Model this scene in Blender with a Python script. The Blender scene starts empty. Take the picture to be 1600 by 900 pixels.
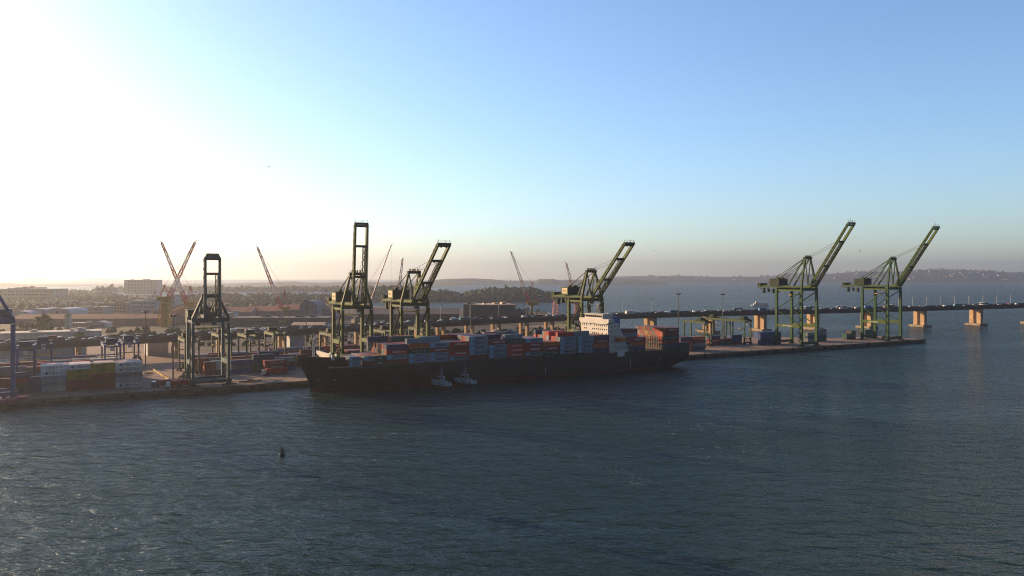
import bpy, bmesh, math, random
import numpy as np
from mathutils import Vector, Matrix
R = math.radians
random.seed(7)
C = bpy.context.scene.collection
scene = bpy.context.scene

# ------------------------------------------------------------------ camera
F, HOR, H = 1245.0, 432.0, 60.0        # focal length and horizon row of a 1600 px wide frame, camera height in metres
cam_d = bpy.data.cameras.new("camera")
cam_d.sensor_width = 36.0
cam_d.lens = 36.0 * F / 1600.0
cam_d.shift_y = -(450 - HOR) / 1600.0
cam_d.clip_start, cam_d.clip_end = 1.0, 40000.0
cam = bpy.data.objects.new("camera", cam_d)
C.objects.link(cam)
cam.location = (0, 0, H)
cam.rotation_euler = (R(90), 0, 0)
scene.camera = cam

# ------------------------------------------------------------------ light
SUN_AZ, SUN_EL = 55.0, 14.0            # degrees left of the view direction, degrees above the horizon
world = bpy.data.worlds.new("World")
scene.world = world
world.use_nodes = True
wn, wl = world.node_tree.nodes, world.node_tree.links
bg = wn["Background"]
sky = wn.new("ShaderNodeTexSky")
sky.sky_type = 'NISHITA'
sky.sun_disc = False
sky.sun_elevation = R(SUN_EL)
sky.sun_rotation = R(-SUN_AZ)
sky.altitude = 60
sky.air_density = 1.0
sky.dust_density = 0.65
sky.ozone_density = 2.8
hsv = wn.new("ShaderNodeHueSaturation")
hsv.inputs["Saturation"].default_value = 0.98
wl.new(sky.outputs[0], hsv.inputs["Color"])
tint = wn.new("ShaderNodeVectorMath"); tint.operation = 'MULTIPLY'
tint.inputs[1].default_value = (0.92, 0.985, 1.10)
wl.new(hsv.outputs[0], tint.inputs[0])
# sky behind the viewer is dimmed to cut the fill on shaded faces
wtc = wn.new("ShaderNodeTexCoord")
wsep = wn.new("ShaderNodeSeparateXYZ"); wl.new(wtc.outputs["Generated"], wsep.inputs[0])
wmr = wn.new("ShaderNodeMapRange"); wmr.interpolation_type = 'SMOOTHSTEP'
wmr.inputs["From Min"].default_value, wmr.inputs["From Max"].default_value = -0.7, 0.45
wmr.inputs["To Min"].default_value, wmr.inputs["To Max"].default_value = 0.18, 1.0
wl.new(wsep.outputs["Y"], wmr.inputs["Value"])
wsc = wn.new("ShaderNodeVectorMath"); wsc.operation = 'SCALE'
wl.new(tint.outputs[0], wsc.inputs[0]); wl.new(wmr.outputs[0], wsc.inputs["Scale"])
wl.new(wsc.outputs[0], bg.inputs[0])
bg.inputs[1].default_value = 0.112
sun_d = bpy.data.lights.new("sun", 'SUN')
sun_d.energy = 5.0
sun_d.color = (1.0, 0.66, 0.36)
sun_d.angle = R(0.6)
sun = bpy.data.objects.new("sun", sun_d)
C.objects.link(sun)
sdir = Vector((-math.sin(R(SUN_AZ)) * math.cos(R(SUN_EL)), math.cos(R(SUN_AZ)) * math.cos(R(SUN_EL)), math.sin(R(SUN_EL))))
sun.rotation_euler = (-sdir).to_track_quat('-Z', 'Y').to_euler()
vs = scene.view_settings
vs.view_transform = 'Standard'
vs.look = 'None'
vs.gamma = 1.0
vs.use_curve_mapping = False
vs.exposure = 1.0
scene.render.engine = 'CYCLES'
cy = scene.cycles
cy.max_bounces = 5
cy.diffuse_bounces = 2
cy.glossy_bounces = 3
cy.transmission_bounces = 2
cy.volume_bounces = 0
cy.use_denoising = True
cy.filter_width = 1.1
cy.denoising_prefilter = 'NONE'
cy.sample_clamp_indirect = 4.0
cy.sample_clamp_direct = 25.0

# ------------------------------------------------------------------ coordinates
TH = R(30.7)
CU, SU = math.cos(TH), math.sin(TH)
QX, QY, QZ = -233.0, 362.0, 3.0        # a point of the quay edge, quay level
def G(s, t, z=QZ):                     # s along the quay edge (away from the viewer), t landward
    return Vector((QX + CU * s - SU * t, QY + SU * s + CU * t, z))
def s_at(px, t):
    k = (px - 800) / F
    return (k * (QY + CU * t) - QX + SU * t) / (CU - SU * k)
def at(px, y=None, z=0.0, depth=None):
    if depth is None: depth = F * (H - z) / (y - HOR)
    return Vector(((px - 800) / F * depth, depth, z))
def zat(y, depth): return H - (y - HOR) * depth / F
def st(p):
    dx, dy = p.x - QX, p.y - QY
    return CU * dx + SU * dy, -SU * dx + CU * dy

# ------------------------------------------------------------------ helpers
ORD = "zeroth first second third fourth fifth sixth seventh eighth ninth tenth eleventh twelfth thirteenth fourteenth fifteenth sixteenth seventeenth eighteenth nineteenth twentieth".split()
def ordw(i): return ORD[i] if i < len(ORD) else str(i) + "th"

def tag(o, label=None, cat=None, group=None, kind=None):
    if label: o["label"] = label
    if cat: o["category"] = cat
    if group: o["group"] = group
    if kind: o["kind"] = kind
    return o
def thing(name, label, cat, loc=(0, 0, 0), rz=0.0, group=None):
    o = bpy.data.objects.new(name, None)
    C.objects.link(o)
    o.empty_display_size = 0.5
    o.location = loc
    o.rotation_euler = (0, 0, rz)
    return tag(o, label, cat, group)

class MB:
    def __init__(self): self.v, self.f, self.m = [], [], []
    def add(self, vs, fs, m=0):
        b = len(self.v)
        self.v += [tuple(x) for x in vs]
        self.f += [tuple(i + b for i in f) for f in fs]
        self.m += [m] * len(fs)
        return self
    def box(self, x0, x1, y0, y1, z0, z1, m=0):
        return self.add([(x0, y0, z0), (x1, y0, z0), (x1, y1, z0), (x0, y1, z0), (x0, y0, z1), (x1, y0, z1), (x1, y1, z1), (x0, y1, z1)],
                        [(0, 3, 2, 1), (4, 5, 6, 7), (0, 1, 5, 4), (1, 2, 6, 5), (2, 3, 7, 6), (3, 0, 4, 7)], m)
    def bar(self, p, q, w, h=None, m=0, w2=None, h2=None):
        p, q = Vector(p), Vector(q)
        h = h or w
        w2, h2 = w2 or w, h2 or h
        d = (q - p).normalized()
        a = Vector((0, 0, 1)) if abs(d.z) < 0.95 else Vector((0, 1, 0))
        sx = d.cross(a).normalized()
        sy = sx.cross(d).normalized()
        vs = []
        for c, ww, hh in ((p, w, h), (q, w2, h2)):
            for i, j in ((-1, -1), (1, -1), (1, 1), (-1, 1)):
                vs.append(c + sx * (i * ww / 2) + sy * (j * hh / 2))
        return self.add(vs, [(0, 1, 2, 3), (7, 6, 5, 4), (0, 4, 5, 1), (1, 5, 6, 2), (2, 6, 7, 3), (3, 7, 4, 0)], m)
    def tube(self, p, q, r, n=6, m=0, r2=None, cap=True):
        p, q = Vector(p), Vector(q)
        r2 = r if r2 is None else r2
        d = (q - p).normalized()
        a = Vector((0, 0, 1)) if abs(d.z) < 0.95 else Vector((1, 0, 0))
        sx = d.cross(a).normalized()
        sy = sx.cross(d).normalized()
        vs = [p + (sx * math.cos(2 * math.pi * i / n) + sy * math.sin(2 * math.pi * i / n)) * r for i in range(n)]
        vs += [q + (sx * math.cos(2 * math.pi * i / n) + sy * math.sin(2 * math.pi * i / n)) * r2 for i in range(n)]
        fs = [(i, i + n, (i + 1) % n + n, (i + 1) % n) for i in range(n)]
        if cap: fs += [tuple(range(n)), tuple(range(2 * n - 1, n - 1, -1))]
        return self.add(vs, fs, m)
    def prism(self, prof, y0, y1, m=0, ax='y'):       # prof: (x, z) points, extruded along y (or (y, z) along x)
        n = len(prof)
        mk = (lambda a, b, c: (a, c, b)) if ax == 'y' else (lambda a, b, c: (c, a, b))
        vs = [mk(a, b, y0) for a, b in prof] + [mk(a, b, y1) for a, b in prof]
        fs = [(i, (i + 1) % n, (i + 1) % n + n, i + n) for i in range(n)] + [tuple(range(n - 1, -1, -1)), tuple(range(n, 2 * n))]
        return self.add(vs, fs, m)
    def loft(self, rings, m=0, caps=True):
        n = len(rings[0])
        vs = [p for r in rings for p in r]
        fs = []
        for k in range(len(rings) - 1):
            for i in range(n):
                j = (i + 1) % n
                fs.append((k * n + i, k * n + j, (k + 1) * n + j, (k + 1) * n + i))
        if caps: fs += [tuple(range(n - 1, -1, -1)), tuple(range((len(rings) - 1) * n, len(rings) * n))]
        return self.add(vs, fs, m)
    def lattice(self, p, q, w0, w1, n, ch, br, m=None, wm=None):   # four chords and zigzag lacing, tapering from w0 to w1
        p, q = Vector(p), Vector(q)
        d = (q - p).normalized()
        a = Vector((0, 0, 1)) if abs(d.z) < 0.95 else Vector((1, 0, 0))
        sx = d.cross(a).normalized()
        sy = sx.cross(d).normalized()
        cs = ((-1, -1), (1, -1), (1, 1), (-1, 1))
        def pt(k, i):
            f = k / n
            w = (w0 + (w1 - w0) * f) / 2
            return p.lerp(q, f) + sx * (cs[i][0] * w) + sy * (cs[i][1] * w)
        for k in range(n):
            mm = m(k) if callable(m) else (m or 0)
            for i in range(4):
                self.bar(pt(k, i), pt(k + 1, i), ch, ch, mm)
                j = (i + 1) % 4
                if (k + i) % 2: self.bar(pt(k, i), pt(k + 1, j), br, br, mm)
                else: self.bar(pt(k, j), pt(k + 1, i), br, br, mm)
                if k: self.bar(pt(k, i), pt(k, j), br, br, mm)
        return self
    def rail(self, p, q, h=1.1, n=None, r=0.07, m=0):               # handrail
        p, q = Vector(p), Vector(q)
        n = n or max(2, int((q - p).length / 2.5))
        up = Vector((0, 0, h))
        self.bar(p + up, q + up, r, r, m)
        self.bar(p + up * .5, q + up * .5, r * .8, r * .8, m)
        for k in range(n + 1):
            c = p.lerp(q, k / n)
            self.bar(c, c + up, r, r, m)
        return self
    def mesh(self, name, mats, smooth=False):
        me = bpy.data.meshes.new(name)
        me.from_pydata(self.v, [], self.f)
        for mm in (mats if isinstance(mats, (list, tuple)) else [mats]): me.materials.append(mm)
        me.polygons.foreach_set("material_index", self.m)
        if smooth: me.polygons.foreach_set("use_smooth", [True] * len(self.f))
        me.update()
        return me
    def build(self, name, mats, parent=None, smooth=False):
        o = bpy.data.objects.new(name, self.mesh(name, mats, smooth))
        C.objects.link(o)
        o.parent = parent
        return o

def np_mesh(name, V, Fq, mats, mi=None, parent=None):
    me = bpy.data.meshes.new(name)
    V = np.asarray(V, np.float32)
    Fq = np.asarray(Fq, np.int32)
    k = Fq.shape[1]
    me.vertices.add(len(V)); me.vertices.foreach_set("co", V.ravel())
    me.loops.add(Fq.size); me.loops.foreach_set("vertex_index", Fq.ravel())
    me.polygons.add(len(Fq))
    me.polygons.foreach_set("loop_start", np.arange(0, Fq.size, k, dtype=np.int32))
    for mm in (mats if isinstance(mats, (list, tuple)) else [mats]): me.materials.append(mm)
    if mi is not None: me.polygons.foreach_set("material_index", np.asarray(mi, np.int32))
    me.update(calc_edges=True)
    me.validate()
    o = bpy.data.objects.new(name, me)
    C.objects.link(o)
    o.parent = parent
    return o

def copy_tree(o, parent=None):
    c = o.copy()
    C.objects.link(c)
    if parent: c.parent = parent
    for ch in list(o.children): copy_tree(ch, c)
    return c

_mats = {}
def M(name, col=None, rough=0.6, metal=0.0, var=0.35, scale=0.35, streak=0.0, per_obj=0.0, spec=0.25):
    if name in _mats: return _mats[name]
    m = bpy.data.materials.new(name)
    m.use_nodes = True
    n, l = m.node_tree.nodes, m.node_tree.links
    b = n["Principled BSDF"]
    b.inputs["Roughness"].default_value = rough
    b.inputs["Metallic"].default_value = metal
    b.inputs["Specular IOR Level"].default_value = spec
    tc = n.new("ShaderNodeTexCoord")
    ns = n.new("ShaderNodeTexNoise")
    ns.inputs["Scale"].default_value = scale
    ns.inputs["Detail"].default_value = 5
    ns.inputs["Roughness"].default_value = 0.65
    l.new(tc.outputs["Object"], ns.inputs["Vector"])
    mr = n.new("ShaderNodeMapRange")
    mr.inputs["From Min"].default_value, mr.inputs["From Max"].default_value = 0.3, 0.7
    mr.inputs["To Min"].default_value, mr.inputs["To Max"].default_value = 1 - var, 1 + var * 0.6
    l.new(ns.outputs["Fac"], mr.inputs["Value"])
    val = mr.outputs[0]
    if streak:
        mp = n.new("ShaderNodeMapping")
        mp.inputs["Scale"].default_value = (1.6, 1.6, 0.12)
        l.new(tc.outputs["Object"], mp.inputs["Vector"])
        n2 = n.new("ShaderNodeTexNoise")
        n2.inputs["Scale"].default_value = 1.0
        n2.inputs["Detail"].default_value = 3
        l.new(mp.outputs[0], n2.inputs["Vector"])
        m2 = n.new("ShaderNodeMapRange")
        m2.inputs["From Min"].default_value, m2.inputs["From Max"].default_value = 0.35, 0.65
        m2.inputs["To Min"].default_value, m2.inputs["To Max"].default_value = 1 - streak, 1.0
        l.new(n2.outputs["Fac"], m2.inputs["Value"])
        mu = n.new("ShaderNodeMath"); mu.operation = 'MULTIPLY'
        l.new(val, mu.inputs[0]); l.new(m2.outputs[0], mu.inputs[1])
        val = mu.outputs[0]
    if per_obj:
        oi = n.new("ShaderNodeObjectInfo")
        m3 = n.new("ShaderNodeMapRange")
        m3.inputs["To Min"].default_value, m3.inputs["To Max"].default_value = 1 - per_obj, 1 + per_obj
        l.new(oi.outputs["Random"], m3.inputs["Value"])
        mu = n.new("ShaderNodeMath"); mu.operation = 'MULTIPLY'
        l.new(val, mu.inputs[0]); l.new(m3.outputs[0], mu.inputs[1])
        val = mu.outputs[0]
    mx = n.new("ShaderNodeVectorMath"); mx.operation = 'SCALE'
    mx.inputs[0].default_value = col[:3]
    l.new(val, mx.inputs["Scale"])
    l.new(mx.outputs[0], b.inputs["Base Color"])
    _mats[name] = m
    return m

def two_tone(name, c1, c2, scale, lo=0.42, hi=0.58, rough=0.9, scale2=None, c3=None):
    if name in _mats: return _mats[name]
    m = bpy.data.materials.new(name); m.use_nodes = True
    n, l = m.node_tree.nodes, m.node_tree.links
    b = n["Principled BSDF"]; b.inputs["Roughness"].default_value = rough
    b.inputs["Specular IOR Level"].default_value = 0.15
    tc = n.new("ShaderNodeTexCoord")
    ns = n.new("ShaderNodeTexNoise"); ns.inputs["Scale"].default_value = scale; ns.inputs["Detail"].default_value = 8
    ns.inputs["Roughness"].default_value = 0.65
    l.new(tc.outputs["Object"], ns.inputs["Vector"])
    cr = n.new("ShaderNodeValToRGB")
    cr.color_ramp.elements[0].position, cr.color_ramp.elements[1].position = lo, hi
    cr.color_ramp.elements[0].color, cr.color_ramp.elements[1].color = (*c1, 1), (*c2, 1)
    l.new(ns.outputs["Fac"], cr.inputs["Fac"])
    out = cr.outputs[0]
    if c3:
        n2 = n.new("ShaderNodeTexNoise"); n2.inputs["Scale"].default_value = scale2 or scale * 7; n2.inputs["Detail"].default_value = 4
        l.new(tc.outputs["Object"], n2.inputs["Vector"])
        r2 = n.new("ShaderNodeMapRange"); r2.inputs["From Min"].default_value, r2.inputs["From Max"].default_value = 0.5, 0.62
        l.new(n2.outputs["Fac"], r2.inputs["Value"])
        mix = n.new("ShaderNodeMix"); mix.data_type = 'RGBA'
        l.new(r2.outputs[0], mix.inputs["Factor"]); l.new(out, mix.inputs["A"])
        mix.inputs["B"].default_value = (*c3, 1)
        out = mix.outputs["Result"]
    l.new(out, b.inputs["Base Color"])
    _mats[name] = m
    return m

_txt = {}
def text_mesh(body, size, mat, align='CENTER', shear=0.0):
    key = (body, size, mat.name, align, shear)
    if key in _txt: return _txt[key]
    cu = bpy.data.curves.new("lettering", 'FONT')
    cu.body = body; cu.size = size; cu.align_x = align; cu.align_y = 'CENTER'; cu.extrude = 0.012; cu.offset = size * 0.012
    cu.shear = shear; cu.resolution_u = 2
    o = bpy.data.objects.new("lettering", cu)
    C.objects.link(o)
    bpy.context.view_layer.update()
    me = bpy.data.meshes.new_from_object(o.evaluated_get(bpy.context.evaluated_depsgraph_get()))
    me.materials.clear(); me.materials.append(mat)
    bpy.data.objects.remove(o)
    _txt[key] = me
    return me
def letter(body, size, mat, parent, loc, face='-y', align='CENTER', shear=0.0, name='lettering'):
    o = bpy.data.objects.new(name, text_mesh(body, size, mat, align, shear))
    C.objects.link(o)
    o.parent = parent
    o.location = loc
    o.rotation_euler = {'-y': (R(90), 0, 0), '-x': (R(90), 0, R(-90)), '+x': (R(90), 0, R(90)), '+y': (R(90), 0, R(180))}[face]
    return o

# ------------------------------------------------------------------ materials
GREEN = M("crane_green_paint", (0.045, 0.078, 0.005), 0.7, 0, 0.35, 0.4, 0.25)
GREEN2 = M("pale_green_paint", (0.075, 0.122, 0.008), 0.7, 0, 0.35, 0.4, 0.25)
GREENB = M("end_crane_green_paint", (0.024, 0.088, 0.017), 0.7, 0, 0.35, 0.4, 0.25)
DKGREEN = M("dark_green_steel", (0.018, 0.036, 0.010), 0.75, 0, 0.35, 0.4, 0.2)
TEAL = M("teal_paint", (0.012, 0.09, 0.115), 0.7, 0, 0.35, 0.4, 0.25)
DKTEAL = M("dark_teal_steel", (0.012, 0.045, 0.055), 0.75, 0, 0.35, 0.4, 0.2)
BLUEP = M("blue_crane_paint", (0.03, 0.10, 0.28), 0.7, 0, 0.3, 0.4, 0.25)
DKBLUE = M("dark_blue_steel", (0.02, 0.045, 0.13), 0.5, 0, 0.3, 0.4, 0.2)
YELLOW = M("yellow_paint", (0.62, 0.38, 0.02), 0.6, 0, 0.35, 0.5, 0.25)
REDP = M("red_paint", (0.55, 0.03, 0.03), 0.5, 0, 0.3, 0.5, 0.2)
WHITE = M("white_paint", (0.78, 0.77, 0.74), 0.5, 0, 0.2, 0.3, 0.15)
PINKW = M("faded_red_paint", (0.5, 0.16, 0.14), 0.6, 0, 0.3, 0.5)
ORANGE = M("orange_paint", (0.6, 0.14, 0.02), 0.5, 0, 0.3, 0.5)
CABLE = M("cable_steel", (0.05, 0.05, 0.05), 0.5, 0.3, 0.2)
RUBBER = M("black_rubber", (0.015, 0.015, 0.016), 0.8, 0, 0.3, 1.0)
GLASS = M("dark_glass", (0.012, 0.016, 0.02), 0.08, 0, 0.1, 1.0, spec=0.8)
STEEL = M("grey_steel", (0.12, 0.12, 0.12), 0.55, 0.2, 0.3, 0.6)
CONC = M("concrete", (0.34, 0.30, 0.25), 0.85, 0, 0.3, 0.12, 0.3)
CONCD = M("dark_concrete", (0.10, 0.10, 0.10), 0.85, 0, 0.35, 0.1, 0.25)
ASPH = M("asphalt", (0.055, 0.053, 0.05), 0.85, 0, 0.35, 0.08)
TAN = M("tan_panel", (0.62, 0.48, 0.30), 0.6, 0, 0.15, 0.6)

# ------------------------------------------------------------------ water
def make_water_mat():
    m = bpy.data.materials.new("sea_water"); m.use_nodes = True
    n, l = m.node_tree.nodes, m.node_tree.links
    b = n["Principled BSDF"]
    n.remove(b)
    b = n.new("ShaderNodeBsdfDiffuse")
    gl = n.new("ShaderNodeBsdfGlossy")
    gl.inputs["Roughness"].default_value = 0.05
    gl.inputs["Color"].default_value = (0.86, 0.94, 0.96, 1)
    fr = n.new("ShaderNodeFresnel"); fr.inputs["IOR"].default_value = 1.333
    fmin = n.new("ShaderNodeMath"); fmin.operation = 'MINIMUM'; fmin.inputs[1].default_value = 0.46   # a rough sea never mirrors fully
    l.new(fr.outputs[0], fmin.inputs[0])
    mxs = n.new("ShaderNodeMixShader")
    l.new(fmin.outputs[0], mxs.inputs[0]); l.new(b.outputs[0], mxs.inputs[1]); l.new(gl.outputs[0], mxs.inputs[2])
    l.new(mxs.outputs[0], n["Material Output"].inputs["Surface"])
    tc = n.new("ShaderNodeTexCoord")
    def noise(scale, detail, rot, sx, sy, rough=0.55, dist=0.0):
        mp = n.new("ShaderNodeMapping")
        mp.inputs["Rotation"].default_value = (0, 0, R(rot))
        mp.inputs["Scale"].default_value = (sx, sy, 1)
        l.new(tc.outputs["Object"], mp.inputs["Vector"])
        t = n.new("ShaderNodeTexNoise")
        t.inputs["Scale"].default_value = scale
        t.inputs["Detail"].default_value = detail
        t.inputs["Roughness"].default_value = rough
        t.inputs["Distortion"].default_value = dist
        l.new(mp.outputs[0], t.inputs["Vector"])
        return t.outputs["Fac"]
    w1 = noise(0.17, 4, 20, 0.5, 1.0, 0.5, 0.5)      # long waves
    w2 = noise(0.42, 4, -12, 0.6, 1.0, 0.6, 0.3)      # wind chop
    w3 = noise(1.9, 3, 35, 0.8, 1.0, 0.6)             # ripples
    patch = noise(0.006, 4, 10, 0.35, 1.0, 0.6)       # wind patches
    pr = n.new("ShaderNodeMapRange"); l.new(patch, pr.inputs["Value"])
    pr.inputs["From Min"].default_value, pr.inputs["From Max"].default_value = 0.38, 0.62
    pr.inputs["To Min"].default_value, pr.inputs["To Max"].default_value = 0.5, 1.2
    def mul(a, k):
        q = n.new("ShaderNodeMath"); q.operation = 'MULTIPLY'
        l.new(a, q.inputs[0])
        if isinstance(k, float): q.inputs[1].default_value = k
        else: l.new(k, q.inputs[1])
        return q.outputs[0]
    def addn(a, c):
        q = n.new("ShaderNodeMath"); l.new(a, q.inputs[0]); l.new(c, q.inputs[1]); return q.outputs[0]
    hgt = addn(addn(mul(w1, 3.4), mul(mul(w2, 1.65), pr.outputs[0])), mul(mul(w3, 0.38), pr.outputs[0]))
    bp = n.new("ShaderNodeBump")
    bp.inputs["Strength"].default_value = 1.0
    bp.inputs["Distance"].default_value = 1.0
    l.new(hgt, bp.inputs["Height"])
    l.new(bp.outputs[0], gl.inputs["Normal"]); l.new(bp.outputs[0], fr.inputs["Normal"])
    # foam flecks: thin broken wisps
    f1 = noise(0.012, 6, -8, 0.35, 1.0, 0.7, 1.5)
    f2 = noise(0.6, 3, 0, 0.5, 1.0, 0.6)
    band = n.new("ShaderNodeMath"); band.operation = 'SUBTRACT'; l.new(f1, band.inputs[0]); band.inputs[1].default_value = 0.5
    ab = n.new("ShaderNodeMath"); ab.operation = 'ABSOLUTE'; l.new(band.outputs[0], ab.inputs[0])
    r1 = n.new("ShaderNodeMapRange"); l.new(ab.outputs[0], r1.inputs["Value"])
    r1.inputs["From Min"].default_value, r1.inputs["From Max"].default_value = 0.0, 0.009
    r1.inputs["To Min"].default_value, r1.inputs["To Max"].default_value = 1.0, 0.0
    r2 = n.new("ShaderNodeMapRange"); l.new(f2, r2.inputs["Value"])
    r2.inputs["From Min"].default_value, r2.inputs["From Max"].default_value = 0.55, 0.75
    r3 = n.new("ShaderNodeMapRange"); l.new(noise(0.009, 2, 40, 1, 1), r3.inputs["Value"])
    r3.inputs["From Min"].default_value, r3.inputs["From Max"].default_value = 0.5, 0.6
    fm = mul(mul(mul(r1.outputs[0], r2.outputs[0]), r3.outputs[0]), 0.75)
    mix = n.new("ShaderNodeMix"); mix.data_type = 'RGBA'
    l.new(fm, mix.inputs["Factor"])
    mix.inputs["A"].default_value = (0.009, 0.025, 0.020, 1)
    mix.inputs["B"].default_value = (0.5, 0.55, 0.55, 1)
    l.new(mix.outputs["Result"], b.inputs["Color"])
    return m
WATER = make_water_mat()
w = MB().add([(-15200, -600, 0), (15200, -600, 0), (15200, 15200, 0), (-15200, 15200, 0)], [(0, 1, 2, 3)]).build("water", WATER)
tag(w, "dark teal harbour water with wind ripples", "water", kind="structure")

# haze: one closed box round camera, sea, land and hills
hz = bpy.data.materials.new("haze_air"); hz.use_nodes = True
hn, hl = hz.node_tree.nodes, hz.node_tree.links
hn.remove(hn["Principled BSDF"])
pv = hn.new("ShaderNodeVolumePrincipled")
pv.inputs["Color"].default_value = (0.54, 0.59, 0.69, 1)
pv.inputs["Density"].default_value = 9.5e-5
pv.inputs["Anisotropy"].default_value = 0.62
hl.new(pv.outputs[0], hn["Material Output"].inputs["Volume"])
hb = MB().box(-15600, 15600, -900, 15600, -9, 330).build("haze", hz)
tag(hb, "thin warm haze over the harbour", "haze", kind="stuff")

# ------------------------------------------------------------------ land
def slab(name, pts, z, zb, mats, label, cat="ground", kind="structure"):
    bm = bmesh.new()
    top = [bm.verts.new((p[0], p[1], z)) for p in pts]
    bot = [bm.verts.new((p[0], p[1], zb)) for p in pts]
    f = bm.faces.new(top)
    if f.normal.z < 0: f.normal_flip()
    bm.normal_update()
    nn = len(pts)
    for i in range(nn):
        q = bm.faces.new((top[i], top[(i + 1) % nn], bot[(i + 1) % nn], bot[i])); q.material_index = 1
    bmesh.ops.recalc_face_normals(bm, faces=bm.faces)
    bmesh.ops.triangulate(bm, faces=[f])
    me = bpy.data.meshes.new(name); bm.to_mesh(me); bm.free()
    for mm in mats: me.materials.append(mm)
    o = bpy.data.objects.new(name, me); C.objects.link(o)
    return tag(o, label, cat, kind=kind)
YARD = two_tone("yard_paving", (0.16, 0.115, 0.092), (0.31, 0.215, 0.165), 0.02, 0.35, 0.65, 0.9, 0.3, (0.22, 0.16, 0.125))
QWALL = M("quay_wall_concrete", (0.10, 0.085, 0.07), 0.9, 0, 0.5, 0.25, 0.5)
LANDM = two_tone("land_ground", (0.022, 0.027, 0.014), (0.055, 0.048, 0.034), 0.012, 0.4, 0.6, 0.95, 0.06, (0.085, 0.07, 0.055))
S_TIP = s_at(1446, 0)
sB = s_at(1190, 100)
def xy(v): return (v.x, v.y)
land_pts = [xy(G(-420, 0)), xy(G(S_TIP, 0)), xy(G(S_TIP - 2, 46)), xy(G(s_at(1300, 50), 50)), xy(G(sB, 92)),
            xy(at(1075, depth=748)), xy(at(985, depth=775)), xy(at(955, depth=860)), xy(at(930, depth=1000)), xy(at(905, depth=1130)),
            xy(at(880, depth=1230)), xy(at(740, depth=1400)), xy(at(560, depth=1540)), xy(at(380, depth=1640)),
            xy(at(290, depth=1900)), xy(at(235, depth=2150)), xy(at(180, depth=2520)), xy(at(120, depth=2880)), xy(at(20, depth=3000)),
            xy(at(-400, depth=3100)), (-2800, 900), (-900, 60)]
slab("ground", land_pts, QZ, -6, [YARD, QWALL], "brown paved container yard and land behind the quay")
# town ground on top of the yard, behind the bridge
inland = [xy(at(-700, depth=640)), xy(at(60, depth=700)), xy(at(300, depth=790)), xy(at(520, depth=850)), xy(at(800, depth=900)),
          xy(at(925, depth=990)), xy(at(903, depth=1120)), xy(at(878, depth=1226)), xy(at(740, depth=1392)), xy(at(560, depth=1532)), xy(at(380, depth=1632)),
          xy(at(290, depth=1890)), xy(at(235, depth=2140)), xy(at(180, depth=2510)), xy(at(120, depth=2870)), xy(at(20, depth=2990)), xy(at(-400, depth=3090)), (-2700, 900)]
slab("inland_ground", inland, QZ + 0.05, QZ - 1, [LANDM, LANDM], "scrubby hazy ground of the shipyard and town behind the bridge")
slab("back_yard", [xy(G(s_at(302, 86), 86)), xy(G(s_at(958, 86), 86)), xy(at(950, depth=855)), xy(at(800, depth=905)), xy(at(520, depth=855)), xy(at(300, depth=795))],
     QZ + .025, QZ - .5, [two_tone("oily_asphalt", (0.03, 0.03, 0.03), (0.085, 0.07, 0.06), 0.03, .4, .6, .9, .2, (0.05, 0.048, 0.045))] * 2, "dark asphalt yard below the bridge")
# quay furniture: rails, cope beam, yellow line
RAILM = M("rail_steel", (0.08, 0.06, 0.05), 0.4, 0.5, 0.3)
def strip(name, s0, s1, t0, t1, z0, z1, mat, label, cat, kind="structure"):
    b = MB()
    p = [G(s0, t0), G(s1, t0), G(s1, t1), G(s0, t1)]
    b.add([(q.x, q.y, z) for z in (z0, z1) for q in p], [(0, 3, 2, 1), (4, 5, 6, 7), (0, 1, 5, 4), (1, 2, 6, 5), (2, 3, 7, 6), (3, 0, 4, 7)])
    o = b.build(name, mat)
    return tag(o, label, cat, kind=kind)
strip("quay_edge", -300, S_TIP + .1, -0.35, 1.2, 1.6, QZ + 0.22, M("coping_concrete", (0.15, 0.115, 0.09), 0.9, 0, 0.5, 0.3, 0.3), "worn concrete coping along the quay edge", "quay")
for t in (3.2, 18.4):
    strip("crane_rail", -300, S_TIP - 8, t - .12, t + .12, QZ + 0.004, QZ + 0.08, RAILM, "steel crane rail let into the quay paving", "rail")
strip("apron_road", -300, S_TIP - 14, 6.5, 15.5, QZ + 0.002, QZ + 0.006, two_tone("apron_paving", (0.13, 0.105, 0.088), (0.26, 0.19, 0.155), 0.04, 0.35, 0.65, 0.85, 0.4, (0.18, 0.14, 0.115)), "darker paved lane between the crane rails", "road")
PLINE = M("worn_yellow_line", (0.45, 0.30, 0.05), 0.8, 0, 0.6, 0.5)
for t, w_ in ((5.4, .3), (16.6, .3), (21.4, .4)): strip("painted_line", -120, S_TIP - 16, t - w_ / 2, t + w_ / 2, QZ + .008, QZ + .012, PLINE, "worn yellow line painted along the quay apron", "marking")
bol = MB(); bol.tube((0, 0, 0), (0, 0, .7), .3, 10, r2=.24); bol.tube((0, 0, .7), (0, 0, .95), .42, 10)
bolm = bol.mesh("bollard", [RUBBER]); kb_ = 0
for s in np.arange(-20, S_TIP - 4, 24.0):
    if 165 < s < 380: continue
    kb_ += 1
    o = bpy.data.objects.new("bollard", bolm); C.objects.link(o); o.location = G(s, .7, QZ + .22)
    tag(o, f"black mooring bollard on the quay edge, {ordw(kb_)} from the left", "bollard", "mooring bollards on the quay edge")
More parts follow.
